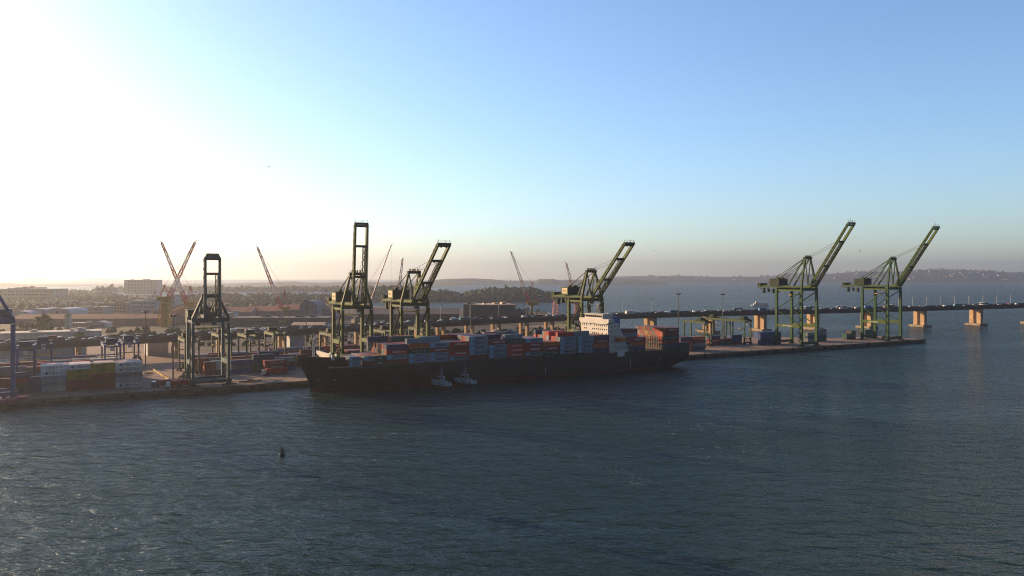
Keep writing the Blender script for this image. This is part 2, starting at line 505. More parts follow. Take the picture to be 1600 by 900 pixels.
# fenders and bollards
fb = MB()
for i in (-1, 1): fb.tube((i * .7, -0.5, -1.2), (i * .7, -0.5, 0.4), 0.4, 8)
fb.box(-1.1, 1.1, -1.0, -0.85, -1.3, 0.5)
f0 = None
nf = 0
for s in np.arange(-40, S_TIP - 4, 19.0):
    if 140 < s < 384: continue
    nf += 1
    if f0 is None:
        f0 = fb.build("quay_fender", RUBBER); o = f0
    else:
        o = f0.copy(); C.objects.link(o)
    o.location = G(s, -0.2, 2.0); o.rotation_euler = (0, 0, TH)
    side = "left of the ship's bow" if s < 140 else "right of the ship's stern"
    k = nf if s < 140 else nf - nf_left
    if s < 140: nf_left = nf
    tag(o, f"black rubber fender on the quay wall {side}, {ordw(k)} from the left", "fender", "fenders along the quay wall")

# ------------------------------------------------------------------ far hills and woods
def ridge(name, prof, d0, d1, mats, label, base_z=-1, n=140, rows=12, seed=1, rough=0.12):
    """a real ridge of hills: prof = (px, y of skyline) at the crest, which stands a third of the way back"""
    rng = np.random.RandomState(seed)
    pxs = np.linspace(prof[0][0], prof[-1][0], n)
    ys = np.interp(pxs, [p[0] for p in prof], [p[1] for p in prof])
    ph = rng.rand(8, 3) * 6.28
    V = []
    for r in range(rows):
        f = r / (rows - 1)
        for i, px in enumerate(pxs):
            dc = d0 + (d1 - d0) * 0.45
            d = d0 + (d1 - d0) * f
            hc = max(2.0, zat(ys[i], dc))
            e = math.sin(min(1, f / 0.45) * math.pi / 2) if f < 0.45 else math.cos((f - 0.45) / 0.55 * math.pi / 2)
            ww = 0
            for k in range(8): ww += math.sin(px * 0.03 * (k + 1) ** 1.2 + ph[k, 0] + f * 5 * math.cos(ph[k, 1])) / (k + 1)
            z = base_z + (hc - base_z) * e * (1 + rough * ww * (1 if f not in (0.45,) else 0) * (1 - 0.6 * (abs(f - .45) < .06)))
            x0 = (px - 800) / F
            V.append((x0 * d, d, z))
    Fq = [(r * n + i, r * n + i + 1, (r + 1) * n + i + 1, (r + 1) * n + i) for r in range(rows - 1) for i in range(n - 1)]
    o = np_mesh(name, V, Fq, mats)
    o.data.polygons.foreach_set("use_smooth", [True] * len(o.data.polygons))
    return tag(o, label, "hills", kind="structure"), np.array(V).reshape(rows, n, 3)
HILL = two_tone("wooded_hill", (0.03, 0.045, 0.025), (0.075, 0.08, 0.045), 0.012, 0.4, 0.6, 0.95, 0.03, (0.11, 0.09, 0.07))
rh, RV = ridge("far_hills", [(925, 439), (945, 433), (1000, 431.5), (1060, 430.5), (1120, 432.5), (1185, 432.5), (1215, 430), (1250, 427), (1290, 428), (1340, 424.5), (1400, 425), (1450, 421), (1480, 420), (1530, 422.5), (1580, 426), (1610, 423.5), (1680, 421), (1800, 426)],
      7450, 9600, [HILL], "long low wooded hill across the bay dotted with houses", n=260, rows=16, seed=4, rough=0.05)
ridge("middle_hills", [(655, 441), (690, 436), (740, 435), (770, 436.5), (790, 439), (838, 439), (842, 435.6), (866, 435.6), (870, 438), (930, 436), (1000, 437), (1040, 441)],
      5700, 6700, [HILL], "low grey wooded hills across the water beyond the island", n=160, seed=9, rough=0.05)
ridge("left_mountains", [(-300, 436), (-60, 437), (20, 437), (55, 434), (95, 438), (150, 435), (200, 437), (260, 440), (330, 438), (420, 440), (560, 441)],
      12500, 15000, [HILL], "faint hazy mountains on the left skyline", n=120, seed=12, rough=0.03)
ridge("far_lowland", [(-300, 441), (20, 443), (60, 447), (82, 449), (120, 448), (200, 447), (240, 446), (300, 444), (360, 443), (440, 440.5), (500, 442), (560, 440), (620, 441), (690, 443), (720, 446)],
      4700, 6200, [HILL], "flat hazy far shore with low trees", n=200, seed=15, rough=0.12)
ridge("lagoon_shore", [(150, 456), (190, 453), (240, 450), (300, 449), (400, 449), (450, 447.5), (500, 446.5), (545, 446), (600, 449), (660, 455)],
      3080, 3900, [HILL], "low tree covered shore behind the lagoon", n=160, seed=21, rough=0.15)

ICO = bmesh.new(); bmesh.ops.create_icosphere(ICO, subdivisions=1, radius=1.0)
IV = np.array([v.co[:] for v in ICO.verts]); IF = np.array([[v.index for v in f.verts] for f in ICO.faces]); ICO.free()
IC2 = bmesh.new(); bmesh.ops.create_icosphere(IC2, subdivisions=2, radius=1.0)
IV2 = np.array([v.co[:] for v in IC2.verts]); IF2 = np.array([[v.index for v in f.verts] for f in IC2.faces]); IC2.free()
LEAFA = M("wood_foliage", (0.03, 0.045, 0.018), 0.9, 0, 0.6, 0.09, spec=0.1)
LEAFB = M("wood_foliage_light", (0.045, 0.058, 0.022), 0.9, 0, 0.6, 0.09, spec=0.1)
def woods(name, spots, label, fine=False, seed=3, parent=None):
    """spots: (x, y, z ground, radius, height); every crown is an uneven clump of faces"""
    rng = np.random.RandomState(seed)
    bv, bf = (IV2, IF2) if fine else (IV, IF)
    V, Fc, mi = [], [], []
    off = 0
    for (x, y, z, r, h) in spots:
        k = 1 + 0.34 * rng.randn(len(bv), 1)
        v = bv * np.clip(k, 0.45, 1.7) * np.array([r, r, h * 0.55]) * (0.85 + 0.3 * rng.rand(3))
        v = v + np.array([x, y, z + h * 0.5])
        V.append(v); Fc.append(bf + off); off += len(bv)
        mi.append(np.full(len(bf), int(rng.rand() < 0.4)))
    o = np_mesh(name, np.concatenate(V), np.concatenate(Fc), [LEAFA, LEAFB], np.concatenate(mi), parent)
    if label: tag(o, label, "woods", kind="stuff")
    return o
rng = np.random.RandomState(11)
def hump_spots(prof, d0, d1, n, r, tree_h, base_y=None):
    """trees on a low hill: prof = (px, y skyline)"""
    out = []
    for _ in range(n):
        px = rng.uniform(prof[0][0], prof[-1][0]); f = rng.rand()
        d = d0 + (d1 - d0) * f
        y = np.interp(px, [p[0] for p in prof], [p[1] for p in prof])
        hc = max(0.5, zat(y, (d0 + d1) / 2) - tree_h)
        zg = hc * math.sin(math.pi * min(1, f * 1.15 + 0.02))
        rr = r * rng.uniform(0.7, 1.35)
        out.append(((px - 800) / F * d, d, zg, rr, tree_h * rng.uniform(0.75, 1.3)))
    return out
isl = [(556, 466), (575, 456), (590, 449), (620, 447), (650, 449), (668, 453), (680, 455), (700, 455), (712, 458), (722, 461), (732, 457), (745, 453), (770, 451), (800, 449.5), (830, 449), (840, 452), (850, 457), (865, 457), (880, 462), (890, 468)]
woods("island_woods", hump_spots(isl, 1850, 2150, 2300, 5.5, 11), "dark wooded island in the water behind the shed", seed=5)
def hump_mesh(name, prof, d0, d1, drop, label):
    p2 = [(p[0], p[1] + drop) for p in prof]
    o, _ = ridge(name, p2, d0, d1, [HILL], label, n=80, rows=10, seed=33, rough=0.05)
hump_mesh("island_ground", isl, 1838, 2170, 7, "dark ground of the wooded island")
pen = [(270, 462), (300, 461), (340, 459), (372, 460), (378, 463), (400, 460), (440, 459), (480, 461), (505, 461), (530, 463), (556, 466)]
woods("peninsula_woods", hump_spots(pen, 1760, 2000, 1500, 6, 10), "dark wooded peninsula on the lagoon behind the orange roofs", seed=6)
hump_mesh("peninsula_ground", pen, 1750, 2010, 7, "low ground of the wooded peninsula")
town = []
for _ in range(1500):
    d = rng.uniform(1250, 2800); px = rng.uniform(-40, 250)
    if d > 1900 and px > 200 - (d - 1900) * 0.05: continue
    town.append(((px - 800) / F * d, d, QZ, rng.uniform(4, 8), rng.uniform(6, 13)))
for _ in range(420):
    d = rng.uniform(1150, 1560); px = rng.uniform(230, 520)
    town.append(((px - 800) / F * d, d, QZ, rng.uniform(3, 6), rng.uniform(4, 8)))
woods("town_greenery", town, "hazy mass of trees between the far town buildings", seed=8)
far = []
for _ in range(900):
    px = rng.uniform(150, 660); d = rng.uniform(3090, 3300)
    far.append(((px - 800) / F * d, d, rng.uniform(0, 5), rng.uniform(8, 16), rng.uniform(9, 17)))
woods("lagoon_woods", far, "pale hazy tree line on the far side of the lagoon", seed=9)

# ------------------------------------------------------------------ buildings
def windows_mesh(w, h): return MB().box(-w / 2, w / 2, -0.06, 0.06, -h / 2, h / 2)
_bmat = {}
def bmat(c): 
    k = "render_%02d_%02d_%02d" % tuple(int(x * 99) for x in c)
    return M(k, c, 0.85, 0, 0.25, 0.1, 0.2)
WINM = M("window_glass_dull", (0.035, 0.04, 0.045), 0.25, 0, 0.1, 1.0)
def building(name, label, cat, px0, px1, y_base, y_top, deep=None, col=(0.4, 0.38, 0.35), floors=0, cols=0, roof='flat', roofcol=None, rz=0.0, group=None, extra=None, depth=None):
    d = depth or F * (H - QZ) / (y_base - HOR)
    w = (px1 - px0) / F * d
    h = zat(y_top, d) - QZ
    deep = deep or w * 0.5
    p = at((px0 + px1) / 2, depth=d)
    o = thing(name, label, cat, (p.x, p.y, QZ), rz, group)
    hw = w / 2
    wallm = bmat(col)
    rm = bmat(roofcol or tuple(c * 0.8 for c in col))
    b = MB()
    if roof == 'flat':
        b.box(-hw, hw, 0, deep, 0, h); b.build("wall", wallm, o)
        r = MB(); r.box(-hw - .3, hw + .3, -.3, deep + .3, h, h + .5)
        for k in range(int(2 + w / 25)):
            x = random.uniform(-hw * .8, hw * .6); r.box(x, x + random.uniform(2, 6), deep * .3, deep * .6, h + .5, h + random.uniform(1.5, 3.2))
        r.build("roof", rm, o)
    elif roof == 'gable':       # ridge runs along y (away from the viewer)
        he = h * 0.72
        b.prism([(-hw, 0), (hw, 0), (hw, he), (0, h), (-hw, he)], 0, deep); b.build("wall", wallm, o)
        r = MB()
        for s in (-1, 1):
            r.add([(s * (hw + .5), -.6, he - .1), (0, -.6, h + .25), (0, deep + .6, h + .25), (s * (hw + .5), deep + .6, he - .1),
                   (s * (hw + .5), -.6, he + .25), (0, -.6, h + .6), (0, deep + .6, h + .6), (s * (hw + .5), deep + .6, he + .25)],
                  [(0, 1, 2, 3), (7, 6, 5, 4), (0, 4, 5, 1), (1, 5, 6, 2), (2, 6, 7, 3), (3, 7, 4, 0)])
        r.build("roof", rm, o)
    elif roof == 'saddle':      # ridge runs along x, the near slope faces the viewer
        he = h * 0.66
        b.prism([(0, 0), (deep, 0), (deep, he), (deep / 2, h), (0, he)], -hw, hw, ax='x'); b.build("wall", wallm, o)
        r = MB()
        for y0, y1 in ((-.8, deep / 2), (deep + .8, deep / 2)):
            r.add([(-hw - .6, y0, he - .15), (hw + .6, y0, he - .15), (hw + .6, y1, h + .15), (-hw - .6, y1, h + .15),
                   (-hw - .6, y0, he + .2), (hw + .6, y0, he + .2), (hw + .6, y1, h + .5), (-hw - .6, y1, h + .5)],
                  [(0, 1, 2, 3), (7, 6, 5, 4), (0, 4, 5, 1), (1, 5, 6, 2), (2, 6, 7, 3), (3, 7, 4, 0)])
        r.build("roof", rm, o)
    elif roof == 'arch':
        n = 14
        he = h * 0.6
        arc = [(hw * math.cos(math.pi * i / n), he + (h - he) * math.sin(math.pi * i / n)) for i in range(n + 1)]
        b.prism([(-hw, 0), (hw, 0)] + arc, 0.3, deep - .3); b.build("wall", wallm, o)
        out = [(x * 1.015, z + .35) for x, z in arc]
        r = MB(); r.prism(arc + out[::-1], -.3, deep + .3); r.build("roof", rm, o)
    if floors:
        hh = h * (0.95 if roof == 'flat' else 0.6) / floors
        nx = cols or max(1, int(w / 9))
        ww = w * 0.8 / nx * 0.72
        me = windows_mesh(ww, min(1.8, hh * 0.5)).mesh("window", [WINM])
        for k in range(floors):
            for i in range(nx):
                q = bpy.data.objects.new("window", me); C.objects.link(q); q.parent = o
                q.location = (-w * 0.4 + w * 0.8 * (i + .5) / nx, -0.03, hh * (k + .55))
    return o
B = building
B("slab_building", "wide hazy grey building with raised centre on the left skyline", "building", -10, 82, 474, 452, 60, (0.33, 0.31, 0.29), 4, 12)
tag(B("penthouse_block", "narrow raised block on top of the wide hazy building", "building", 26, 58, 470, 449.4, 40, (0.3, 0.28, 0.27), 0), None)
B("tower_slab", "big pale hazy apartment block standing alone on the left skyline", "building", 194, 243, 459.5, 437.4, 50, (0.36, 0.34, 0.32), 9, 8)
B("apartment_block", "hazy mid rise block just right of the wide grey building", "building", 84, 96, 472, 453, 20, (0.42, 0.38, 0.34), 5, 3)
B("apartment_block", "hazy low block with trees left of the big pale tower block", "building", 150, 176, 463, 450, 30, (0.4, 0.37, 0.33), 3, 4)
B("lift_tower", "small square tower on the skyline left of the tall pale block", "tower", 171.5, 175, 462, 445, 8, (0.28, 0.26, 0.25))
B("chimney_stack", "slim dark chimney by the lagoon right of the tall pale block", "chimney", 240, 241.8, 470, 456, 4, (0.2, 0.18, 0.17))
B("office_block", "cream walled office block behind the arched hangars", "building", 46, 92, 484, 473, 25, (0.5, 0.44, 0.38), 2, 6)
B("office_block", "pale block with dark band right of the cream office", "building", 96, 112, 482, 470, 20, (0.45, 0.43, 0.42), 2, 3)
B("red_shed", "hazy block with a red wall among the town buildings", "building", 111, 126, 479, 469.5, 20, (0.4, 0.12, 0.11))
B("white_warehouse", "white low warehouse with dark doorway right of the red wall", "warehouse", 124, 152, 483, 473, 25, (0.55, 0.52, 0.49), 1, 3)
B("brick_office", "brown and cream office with strip windows left of the glass building", "building", 165, 200, 489, 474, 28, (0.36, 0.27, 0.21), 3, 6)
B("glass_office", "pale blue grey office with tall white fins behind the long shed", "building", 202, 246, 489, 470, 35, (0.42, 0.47, 0.55), 3, 8)
B("grey_office", "grey low building between the hangars and the brown office", "building", 126, 164, 492, 480, 26, (0.33, 0.33, 0.35), 2, 6)
B("grey_block", "low blue grey block right of the yellow crane tower", "building", 262, 274, 482, 462, 22, (0.35, 0.38, 0.42), 3, 2)
B("small_block", "small tan block with flat roof left of the silo", "building", 108, 122, 494, 483, 12, (0.42, 0.33, 0.25), 2, 3)
HANG = "arched hangars by the long shed"
B("arched_hangar", "low pale blue arched hangar, leftmost of the hangars", "hangar", 13, 46, 498.5, 486.5, 40, (0.42, 0.47, 0.56), 0, roof='arch', roofcol=(0.5, 0.54, 0.62), group=HANG)
B("arched_hangar", "pale blue arched hangar between two other hangars", "hangar", 41, 74, 497, 482.5, 40, (0.38, 0.44, 0.54), 0, roof='arch', roofcol=(0.48, 0.52, 0.6), group=HANG)
hg = B("arched_hangar", "arched hangar with large dark lettering on its front", "hangar", 72, 110, 497.5, 482, 45, (0.45, 0.46, 0.52), 0, roof='arch', roofcol=(0.52, 0.54, 0.6), group=HANG)
DKTXT = M("dark_lettering", (0.06, 0.04, 0.05), 0.7, 0, 0.1)
hgz = zat(482, F * (H - QZ) / 65.5) - QZ
letter("SERMETAL", 4.6, DKTXT, hg, (0, 0.22, hgz * 0.62))
# long shed with orange tiles behind the trees
B("long_shed", "very long low shed with weathered orange tiled roof", "shed", 24, 262, 509, 492.5, 40, (0.25, 0.2, 0.19), 0, roof='saddle', roofcol=(0.3, 0.15, 0.09), rz=R(5))
B("silo", "pale round topped concrete silo in front of the long shed", "silo", 101, 107.5, 514, 493, 5, (0.5, 0.48, 0.47))
B("low_house", "white flat roofed house with blue trim right of the silo", "house", 110, 140, 512, 505, 12, (0.6, 0.57, 0.53), 1, 5)
B("low_house", "white house with stepped roof among the trees", "house", 139, 166, 512, 502.5, 14, (0.62, 0.6, 0.57), 1, 4, roof='gable')
# shipyard warehouses
ORR = (0.42, 0.2, 0.12)
B("warehouse", "warehouse with orange roof beside the yellow crane tower", "warehouse", 268, 306, 505, 479.5, 50, (0.42, 0.36, 0.34), 0, roof='gable', roofcol=ORR, rz=R(18))
B("warehouse", "long orange roofed warehouse left of the upright teal crane", "warehouse", 302, 345, 503, 482, 45, (0.4, 0.34, 0.33), 0, roof='saddle', roofcol=ORR, rz=R(6))
B("warehouse", "orange roofed warehouse with white door right of the upright teal crane", "warehouse", 344, 392, 502, 481, 46, (0.38, 0.32, 0.34), 0, roof='saddle', roofcol=ORR, rz=R(6))
B("warehouse", "orange roofed warehouse in front of the small white water strip", "warehouse", 390, 440, 500, 479.5, 46, (0.36, 0.31, 0.33), 0, roof='saddle', roofcol=ORR, rz=R(6))
B("warehouse", "orange roofed warehouse right of the yellow jib crane", "warehouse", 440, 472, 498, 477, 46, (0.36, 0.31, 0.33), 0, roof='saddle', roofcol=ORR, rz=R(6))
B("grey_shed", "tall grey shed with a rounded gable among the orange roofs", "shed", 468, 495, 498, 470.5, 50, (0.33, 0.3, 0.34), 0, roof='arch', roofcol=(0.26, 0.24, 0.27))
B("warehouse", "orange roofed warehouse just left of the crane with an upright boom", "warehouse", 493, 524, 496, 476, 46, (0.34, 0.29, 0.3), 0, roof='saddle', roofcol=ORR, rz=R(6))
B("white_door_shed", "white fronted shed below the orange roofs", "shed", 352, 366, 505, 489, 14, (0.62, 0.62, 0.64), 0)
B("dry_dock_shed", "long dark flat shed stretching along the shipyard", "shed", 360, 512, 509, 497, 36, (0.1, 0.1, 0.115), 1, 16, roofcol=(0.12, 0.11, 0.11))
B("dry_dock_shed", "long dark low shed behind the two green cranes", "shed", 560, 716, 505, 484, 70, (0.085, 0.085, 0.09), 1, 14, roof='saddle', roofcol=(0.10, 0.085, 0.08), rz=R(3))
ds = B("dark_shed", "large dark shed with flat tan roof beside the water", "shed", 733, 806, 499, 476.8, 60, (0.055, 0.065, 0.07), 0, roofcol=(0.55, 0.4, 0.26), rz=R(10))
B("brick_shed", "low pinkish building between the dark shed and the yellow crane", "building", 805, 826, 498, 484, 18, (0.3, 0.2, 0.18), 1, 3)
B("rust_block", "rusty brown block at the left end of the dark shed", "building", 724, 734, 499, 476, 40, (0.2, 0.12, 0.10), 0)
B("white_store", "white box store building behind the bridge left of the teal crane", "building", 232, 262, 560, 530, 22, (0.6, 0.58, 0.56), 0, depth=575, rz=R(30))
B("white_store", "white store building under the bridge behind the ship's bow", "building", 453, 476, 550, 521, 18, (0.55, 0.57, 0.62), 0, depth=610, rz=R(30))
B("long_white_store", "very long low white warehouse behind the left yard", "warehouse", -30, 125, 552, 535, 16, (0.5, 0.5, 0.52), 0, depth=548, rz=R(30))
B("long_white_store", "long white roofed warehouse beyond the left end of the bridge", "warehouse", 12, 150, 531, 519.5, 25, (0.5, 0.48, 0.47), 0, depth=690, roofcol=(0.55, 0.52, 0.5), rz=R(28))
B("tan_roof_shed", "tan roofed shed behind the traffic right of the teal crane", "shed", 455, 505, 520, 505, 26, (0.3, 0.24, 0.2), 0, roof='saddle', roofcol=(0.58, 0.42, 0.28), depth=860)
B("blue_tent_shed", "blue peaked tent roof building below the bridge behind the ship", "building", 786, 808, 528, 517, 18, (0.16, 0.22, 0.34), 0, roof='gable', roofcol=(0.14, 0.2, 0.32), depth=690)
B("white_tent_shed", "pale peaked roof building left of the blue tent roof", "building", 762, 788, 528, 517.5, 18, (0.5, 0.47, 0.45), 0, roof='gable', roofcol=(0.45, 0.4, 0.36), depth=695)

# houses on the far hill across the bay
HOUSEC = [bmat((0.52, 0.5, 0.48)), bmat((0.42, 0.28, 0.22)), bmat((0.47, 0.42, 0.36))]
hm = []
for c in range(3):
    b = MB(); b.box(-9, 9, -7, 7, -6, 9); b.prism([(-10, 9), (10, 9), (0, 14)], -8, 8, 1)
    hm.append(b.mesh("hillside_house", [HOUSEC[c], bmat((0.4, 0.2, 0.13))]))
hr = np.random.RandomState(5)
hname = ["white", "terracotta", "cream"]
nh = 0
while nh < 270:
    r = hr.randint(1, 8); i = hr.randint(20, 250)
    px = 800 + F * RV[r, i, 0] / RV[r, i, 1]
    if px > 1640: continue
    dens = 0.25 + 0.75 * (1190 < px < 1560) * abs(math.sin(px * .05))
    if hr.rand() > dens: continue
    f, g = hr.rand(), hr.rand()
    p = RV[r, i] * (1 - f) + RV[r, i + 1] * f
    p = p * (1 - g) + (RV[r + 1, i] * (1 - f) + RV[r + 1, i + 1] * f) * g
    c = hr.randint(3)
    o = bpy.data.objects.new("hillside_house", hm[c]); C.objects.link(o)
    o.location = p; o.rotation_euler = (0, 0, hr.rand() * 3)
    k = hr.uniform(0.45, 1.1); o.scale = (k, k, k)
    part = "left of the two end cranes" if px < 1180 else "between the two end cranes" if px < 1400 else "right of the last crane"
    tag(o, f"tiny {hname[c]} house on the far wooded hill, {part}", "house", "houses on the far hill across the bay")
    nh += 1

# ------------------------------------------------------------------ trees
LEAF1 = M("tree_leaves", (0.05, 0.075, 0.02), 0.8, 0, 0.5, 0.6, per_obj=0.25, spec=0.15)
LEAF2 = M("tree_leaves_light", (0.085, 0.105, 0.03), 0.8, 0, 0.5, 0.6, per_obj=0.25, spec=0.15)
BARK = M("bark", (0.09, 0.065, 0.045), 0.9, 0, 0.3, 1.0)
def crown_mesh(seed, h, r, n_clump, n_leaf, conical=False):
    rg = np.random.RandomState(seed)
    V, mi = [], []
    for c in range(n_clump):
        a = rg.rand() * 6.28; u = rg.rand()
        zz = h * (0.28 + 0.68 * u)
        rr = r * (math.sin(math.pi * min(1, 0.25 + 0.72 * u)) if not conical else (1 - u) * 0.9 + 0.12) * math.sqrt(rg.rand())
        cc = np.array([rr * math.cos(a), rr * math.sin(a), zz])
        cs = r * rg.uniform(0.18, 0.38)
        m = int(rg.rand() < 0.4)
        for k in range(n_leaf):
            d = rg.randn(3); d /= np.linalg.norm(d) + 1e-6
            p = cc + d * cs * rg.uniform(.5, 1.0)
            t1 = np.cross(d, rg.randn(3)); t1 /= np.linalg.norm(t1) + 1e-6
            t2 = np.cross(d, t1) + 0.5 * rg.randn(3) * .5
            s = cs * rg.uniform(0.3, 0.6)
            V += [p - t1 * s - t2 * s * .6, p + t1 * s - t2 * s * .6, p + t1 * s + t2 * s * .6, p - t1 * s + t2 * s * .6]
            mi.append(m)
    V = np.array(V)
    return V, np.arange(len(V)).reshape(-1, 4), mi
def make_tree(name, seed, h, r, conical=False, nc=34, nl=26):
    root = thing(name, "tree", "tree")
    t = MB()
    t.tube((0, 0, 0), (0.1, 0, h * .45), h * .028, 7, r2=h * .018)
    rg = random.Random(seed)
    for k in range(5):
        a = k * 1.3 + rg.random()
        t.tube((0.05, 0, h * (.28 + .05 * k)), (math.cos(a) * r * .6, math.sin(a) * r * .6, h * (.5 + .07 * k)), h * .012, 5, r2=h * .004)
    t.build("trunk", BARK, root)
    V, Fq, mi = crown_mesh(seed, h, r, nc, nl, conical)
    np_mesh("crown", V, Fq, [LEAF1, LEAF2], mi, root)
    return root
protos = [make_tree("broadleaf_tree", 1, 11, 5.5), make_tree("broadleaf_tree", 2, 8, 4.2), make_tree("conifer_tree", 3, 12, 3.2, True)]
used = [False] * 3
tn = {}
def place_tree(k, px, y, scale, label, group="trees behind the left yard", depth=None):
    if not used[k]: o = protos[k]; used[k] = True
    else: o = copy_tree(protos[k])
    p = at(px, y, QZ, depth)
    o.location = (p.x, p.y, QZ); o.rotation_euler = (0, 0, random.uniform(0, 6)); o.scale = (scale, scale, scale)
    tag(o, label, "tree", group)
    return o
place_tree(0, 68, 524, 1.75, "large round dark tree behind the blue yard cranes")
place_tree(0, 57, 523, 1.2, "smaller round tree at the left of the large dark tree")
place_tree(2, 22, 524, 1.0, "dark conifer nearest the left edge behind the yard")
place_tree(2, 33, 524, 1.15, "dark conifer left of the large round tree, second from the left edge")
place_tree(2, 43, 524, 1.05, "dark conifer touching the large round tree on its left")
place_tree(1, 214, 562, 0.9, "bushy dark tree by the tall light mast beside the yard road", depth=500)
place_tree(0, 228, 500, 0.9, "tree rising right of the pale houses in front of the long shed", depth=760)
i = 0
for px in np.linspace(88, 300, 30):
    i += 1
    dd = random.uniform(690, 790)
    place_tree(random.choice([0, 1, 1]), px + random.uniform(-3, 3), None, random.uniform(0.6, 1.0), f"green tree in the row behind the bridge, {ordw(i)} right of the large dark tree", depth=dd)
i = 0
for px in np.linspace(372, 452, 12):
    i += 1
    place_tree(random.choice([0, 1]), px, None, random.uniform(0.75, 1.05), f"small dark tree below the orange roofs, {ordw(i)} right of the teal crane", "trees below the orange roofs", depth=random.uniform(930, 990))
scr = []
for _ in range(240):
    px_ = random.uniform(560, 925); d_ = random.uniform(705, 780) + (px_ - 560) * .2
    scr.append(((px_ - 800) / F * d_, d_, QZ, random.uniform(1.5, 3.6), random.uniform(2, 5)))
for _ in range(160):
    px_ = random.uniform(300, 560); d_ = random.uniform(640, 850)
    scr.append(((px_ - 800) / F * d_, d_, QZ, random.uniform(1.2, 2.6), random.uniform(1.5, 4)))
woods("bridge_scrub", scr, "dark scrub and bushes on the ground under the bridge", seed=17)
for k in range(18):
    px_ = 318 + k * 24 + random.uniform(-5, 5); d_ = random.uniform(800, 960)
    w_ = random.uniform(9, 22); yb_ = HOR + F * (H - QZ) / d_
    building("yard_shed", f"low {['grey', 'brown', 'dark'][k % 3]} shed between the bridge and the orange roofs, {ordw(k + 1)} from the left", "shed", px_, px_ + w_, yb_, yb_ - random.uniform(4, 8), 14,
             [(0.16, .16, .17), (0.15, .10, .08), (0.06, .06, .065)][k % 3], 0, roof=random.choice(['flat', 'saddle']), depth=d_, group="small sheds beyond the bridge", rz=random.uniform(-.2, .5))
place_tree(1, 693, None, 1.1, "dark bush under the bridge left of the orange pier", "bushes under the bridge", depth=720)
place_tree(0, 712, None, 0.9, "taller dark bush under the bridge behind the ship", "bushes under the bridge", depth=725)
place_tree(1, 680, None, 0.9, "dark bush under the bridge beside the third quay crane", "bushes under the bridge", depth=715)

# ------------------------------------------------------------------ bridge
BP = [(-760, 230, 15.5), (-420, 440, 17), (-237, 562, 18.7), (-20, 715, 21.8), (130, 812, 22), (274, 880, 21.9), (490, 955, 23.2), (580, 986, 24), (750, 1042, 25.5), (1300, 1225, 30)]
def cr(p0, p1, p2, p3, t):
    return 0.5 * ((2 * p1) + (-p0 + p2) * t + (2 * p0 - 5 * p1 + 4 * p2 - p3) * t * t + (-p0 + 3 * p1 - 3 * p2 + p3) * t ** 3)
bpts = [Vector(p) for p in BP]
path = []
for i in range(1, len(bpts) - 2):
    for k in range(16): path.append(cr(bpts[i - 1], bpts[i], bpts[i + 1], bpts[i + 2], k / 16))
path.append(bpts[-2])
cum = [0.0]
for a, b_ in zip(path, path[1:]): cum.append(cum[-1] + (b_ - a).length)
def bridge(d, off=0.0, dz=0.0):
    d = max(0, min(cum[-1] - .01, d))
    i = int(np.searchsorted(cum, d, side='right')) - 1
    f = (d - cum[i]) / (cum[i + 1] - cum[i])
    p = path[i].lerp(path[i + 1], f)
    v = (path[min(i + 1, len(path) - 1)] - path[i]).normalized()
    nrm = Vector((-v.y, v.x, 0)).normalized()
    return p + nrm * off + Vector((0, 0, dz)), math.atan2(v.y, v.x)
def d_at_px(px):
    best = min(np.arange(0, cum[-1], 1.0), key=lambda d: abs(800 + F * bridge(d)[0].x / bridge(d)[0].y - px))
    return float(best)
br = thing("road_bridge", "long grey concrete road bridge crossing behind the container yard", "bridge", (0, 0, 0))
BW = 13.0
def sweep(prof):
    rings = []
    for i, p in enumerate(path):
        q, a = bridge(cum[i])
        nrm = Vector((-math.sin(a), math.cos(a), 0))
        rings.append([p + nrm * y + Vector((0, 0, z)) for y, z in prof])
    return rings
deck = MB(); deck.loft(sweep([(-BW, 0), (-BW, -.7), (-8.5, -1.2), (-7.5, -4.3), (7.5, -4.3), (8.5, -1.2), (BW, -.7), (BW, 0)]))
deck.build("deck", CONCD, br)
rd = MB(); rd.loft(sweep([(-BW + .6, 0.01), (-BW + .6, -.05), (BW - .6, -.05), (BW - .6, 0.01)])); rd.build("road_surface", ASPH, br)
for y in (-BW, BW - .3, -.3):
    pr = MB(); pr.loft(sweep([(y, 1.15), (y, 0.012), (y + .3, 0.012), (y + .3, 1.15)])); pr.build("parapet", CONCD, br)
PIERC = M("pier_concrete", (0.45, 0.31, 0.18), 0.85, 0, 0.25, 0.3, 0.25)
for px in (-60, 123, 272, 343, 440, 505, 560, 612, 655, 688, 733, 775, 818, 858, 930, 1016, 1108, 1188, 1270, 1354, 1438, 1525, 1612, 1700):
    d = d_at_px(px)
    p, a = bridge(d)
    water = px > 950
    pe = MB()
    cx = 2.2 if water else 1.0
    for o_ in (-5.2, 5.2):
        c, _ = bridge(d, o_)
        top = p.z - 4.3
        v = Vector((math.cos(a), math.sin(a), 0)); nn = Vector((-v.y, v.x, 0))
        hx, hy = (2.0, 2.9) if water else (1.1, 1.6)
        z0 = 2.3 if water else QZ
        ring = lambda z, k: [c + v * (sx * hx * k) + nn * (sy * hy * k) + Vector((0, 0, z - c.z)) for sx, sy in ((-1, -1), (1, -1), (1, 1), (-1, 1))]
        pe.loft([ring(z0, 1.0), ring(top, 1.0)])
    pier = pe.build("pier", PIERC, br)
    if water:
        cp = MB()
        ring = lambda z: [p + v * (sx * 6.5) + nn * (sy * 11) + Vector((0, 0, z - p.z)) for sx, sy in ((-1, -1), (1, -1), (1, 1), (-1, 1))]
        cp.loft([ring(-3), ring(2.3)])
        cp.build("pile_cap", M("pile_cap_concrete", (0.33, 0.27, 0.2), 0.9, 0, 0.4, 0.3, 0.4), pier)
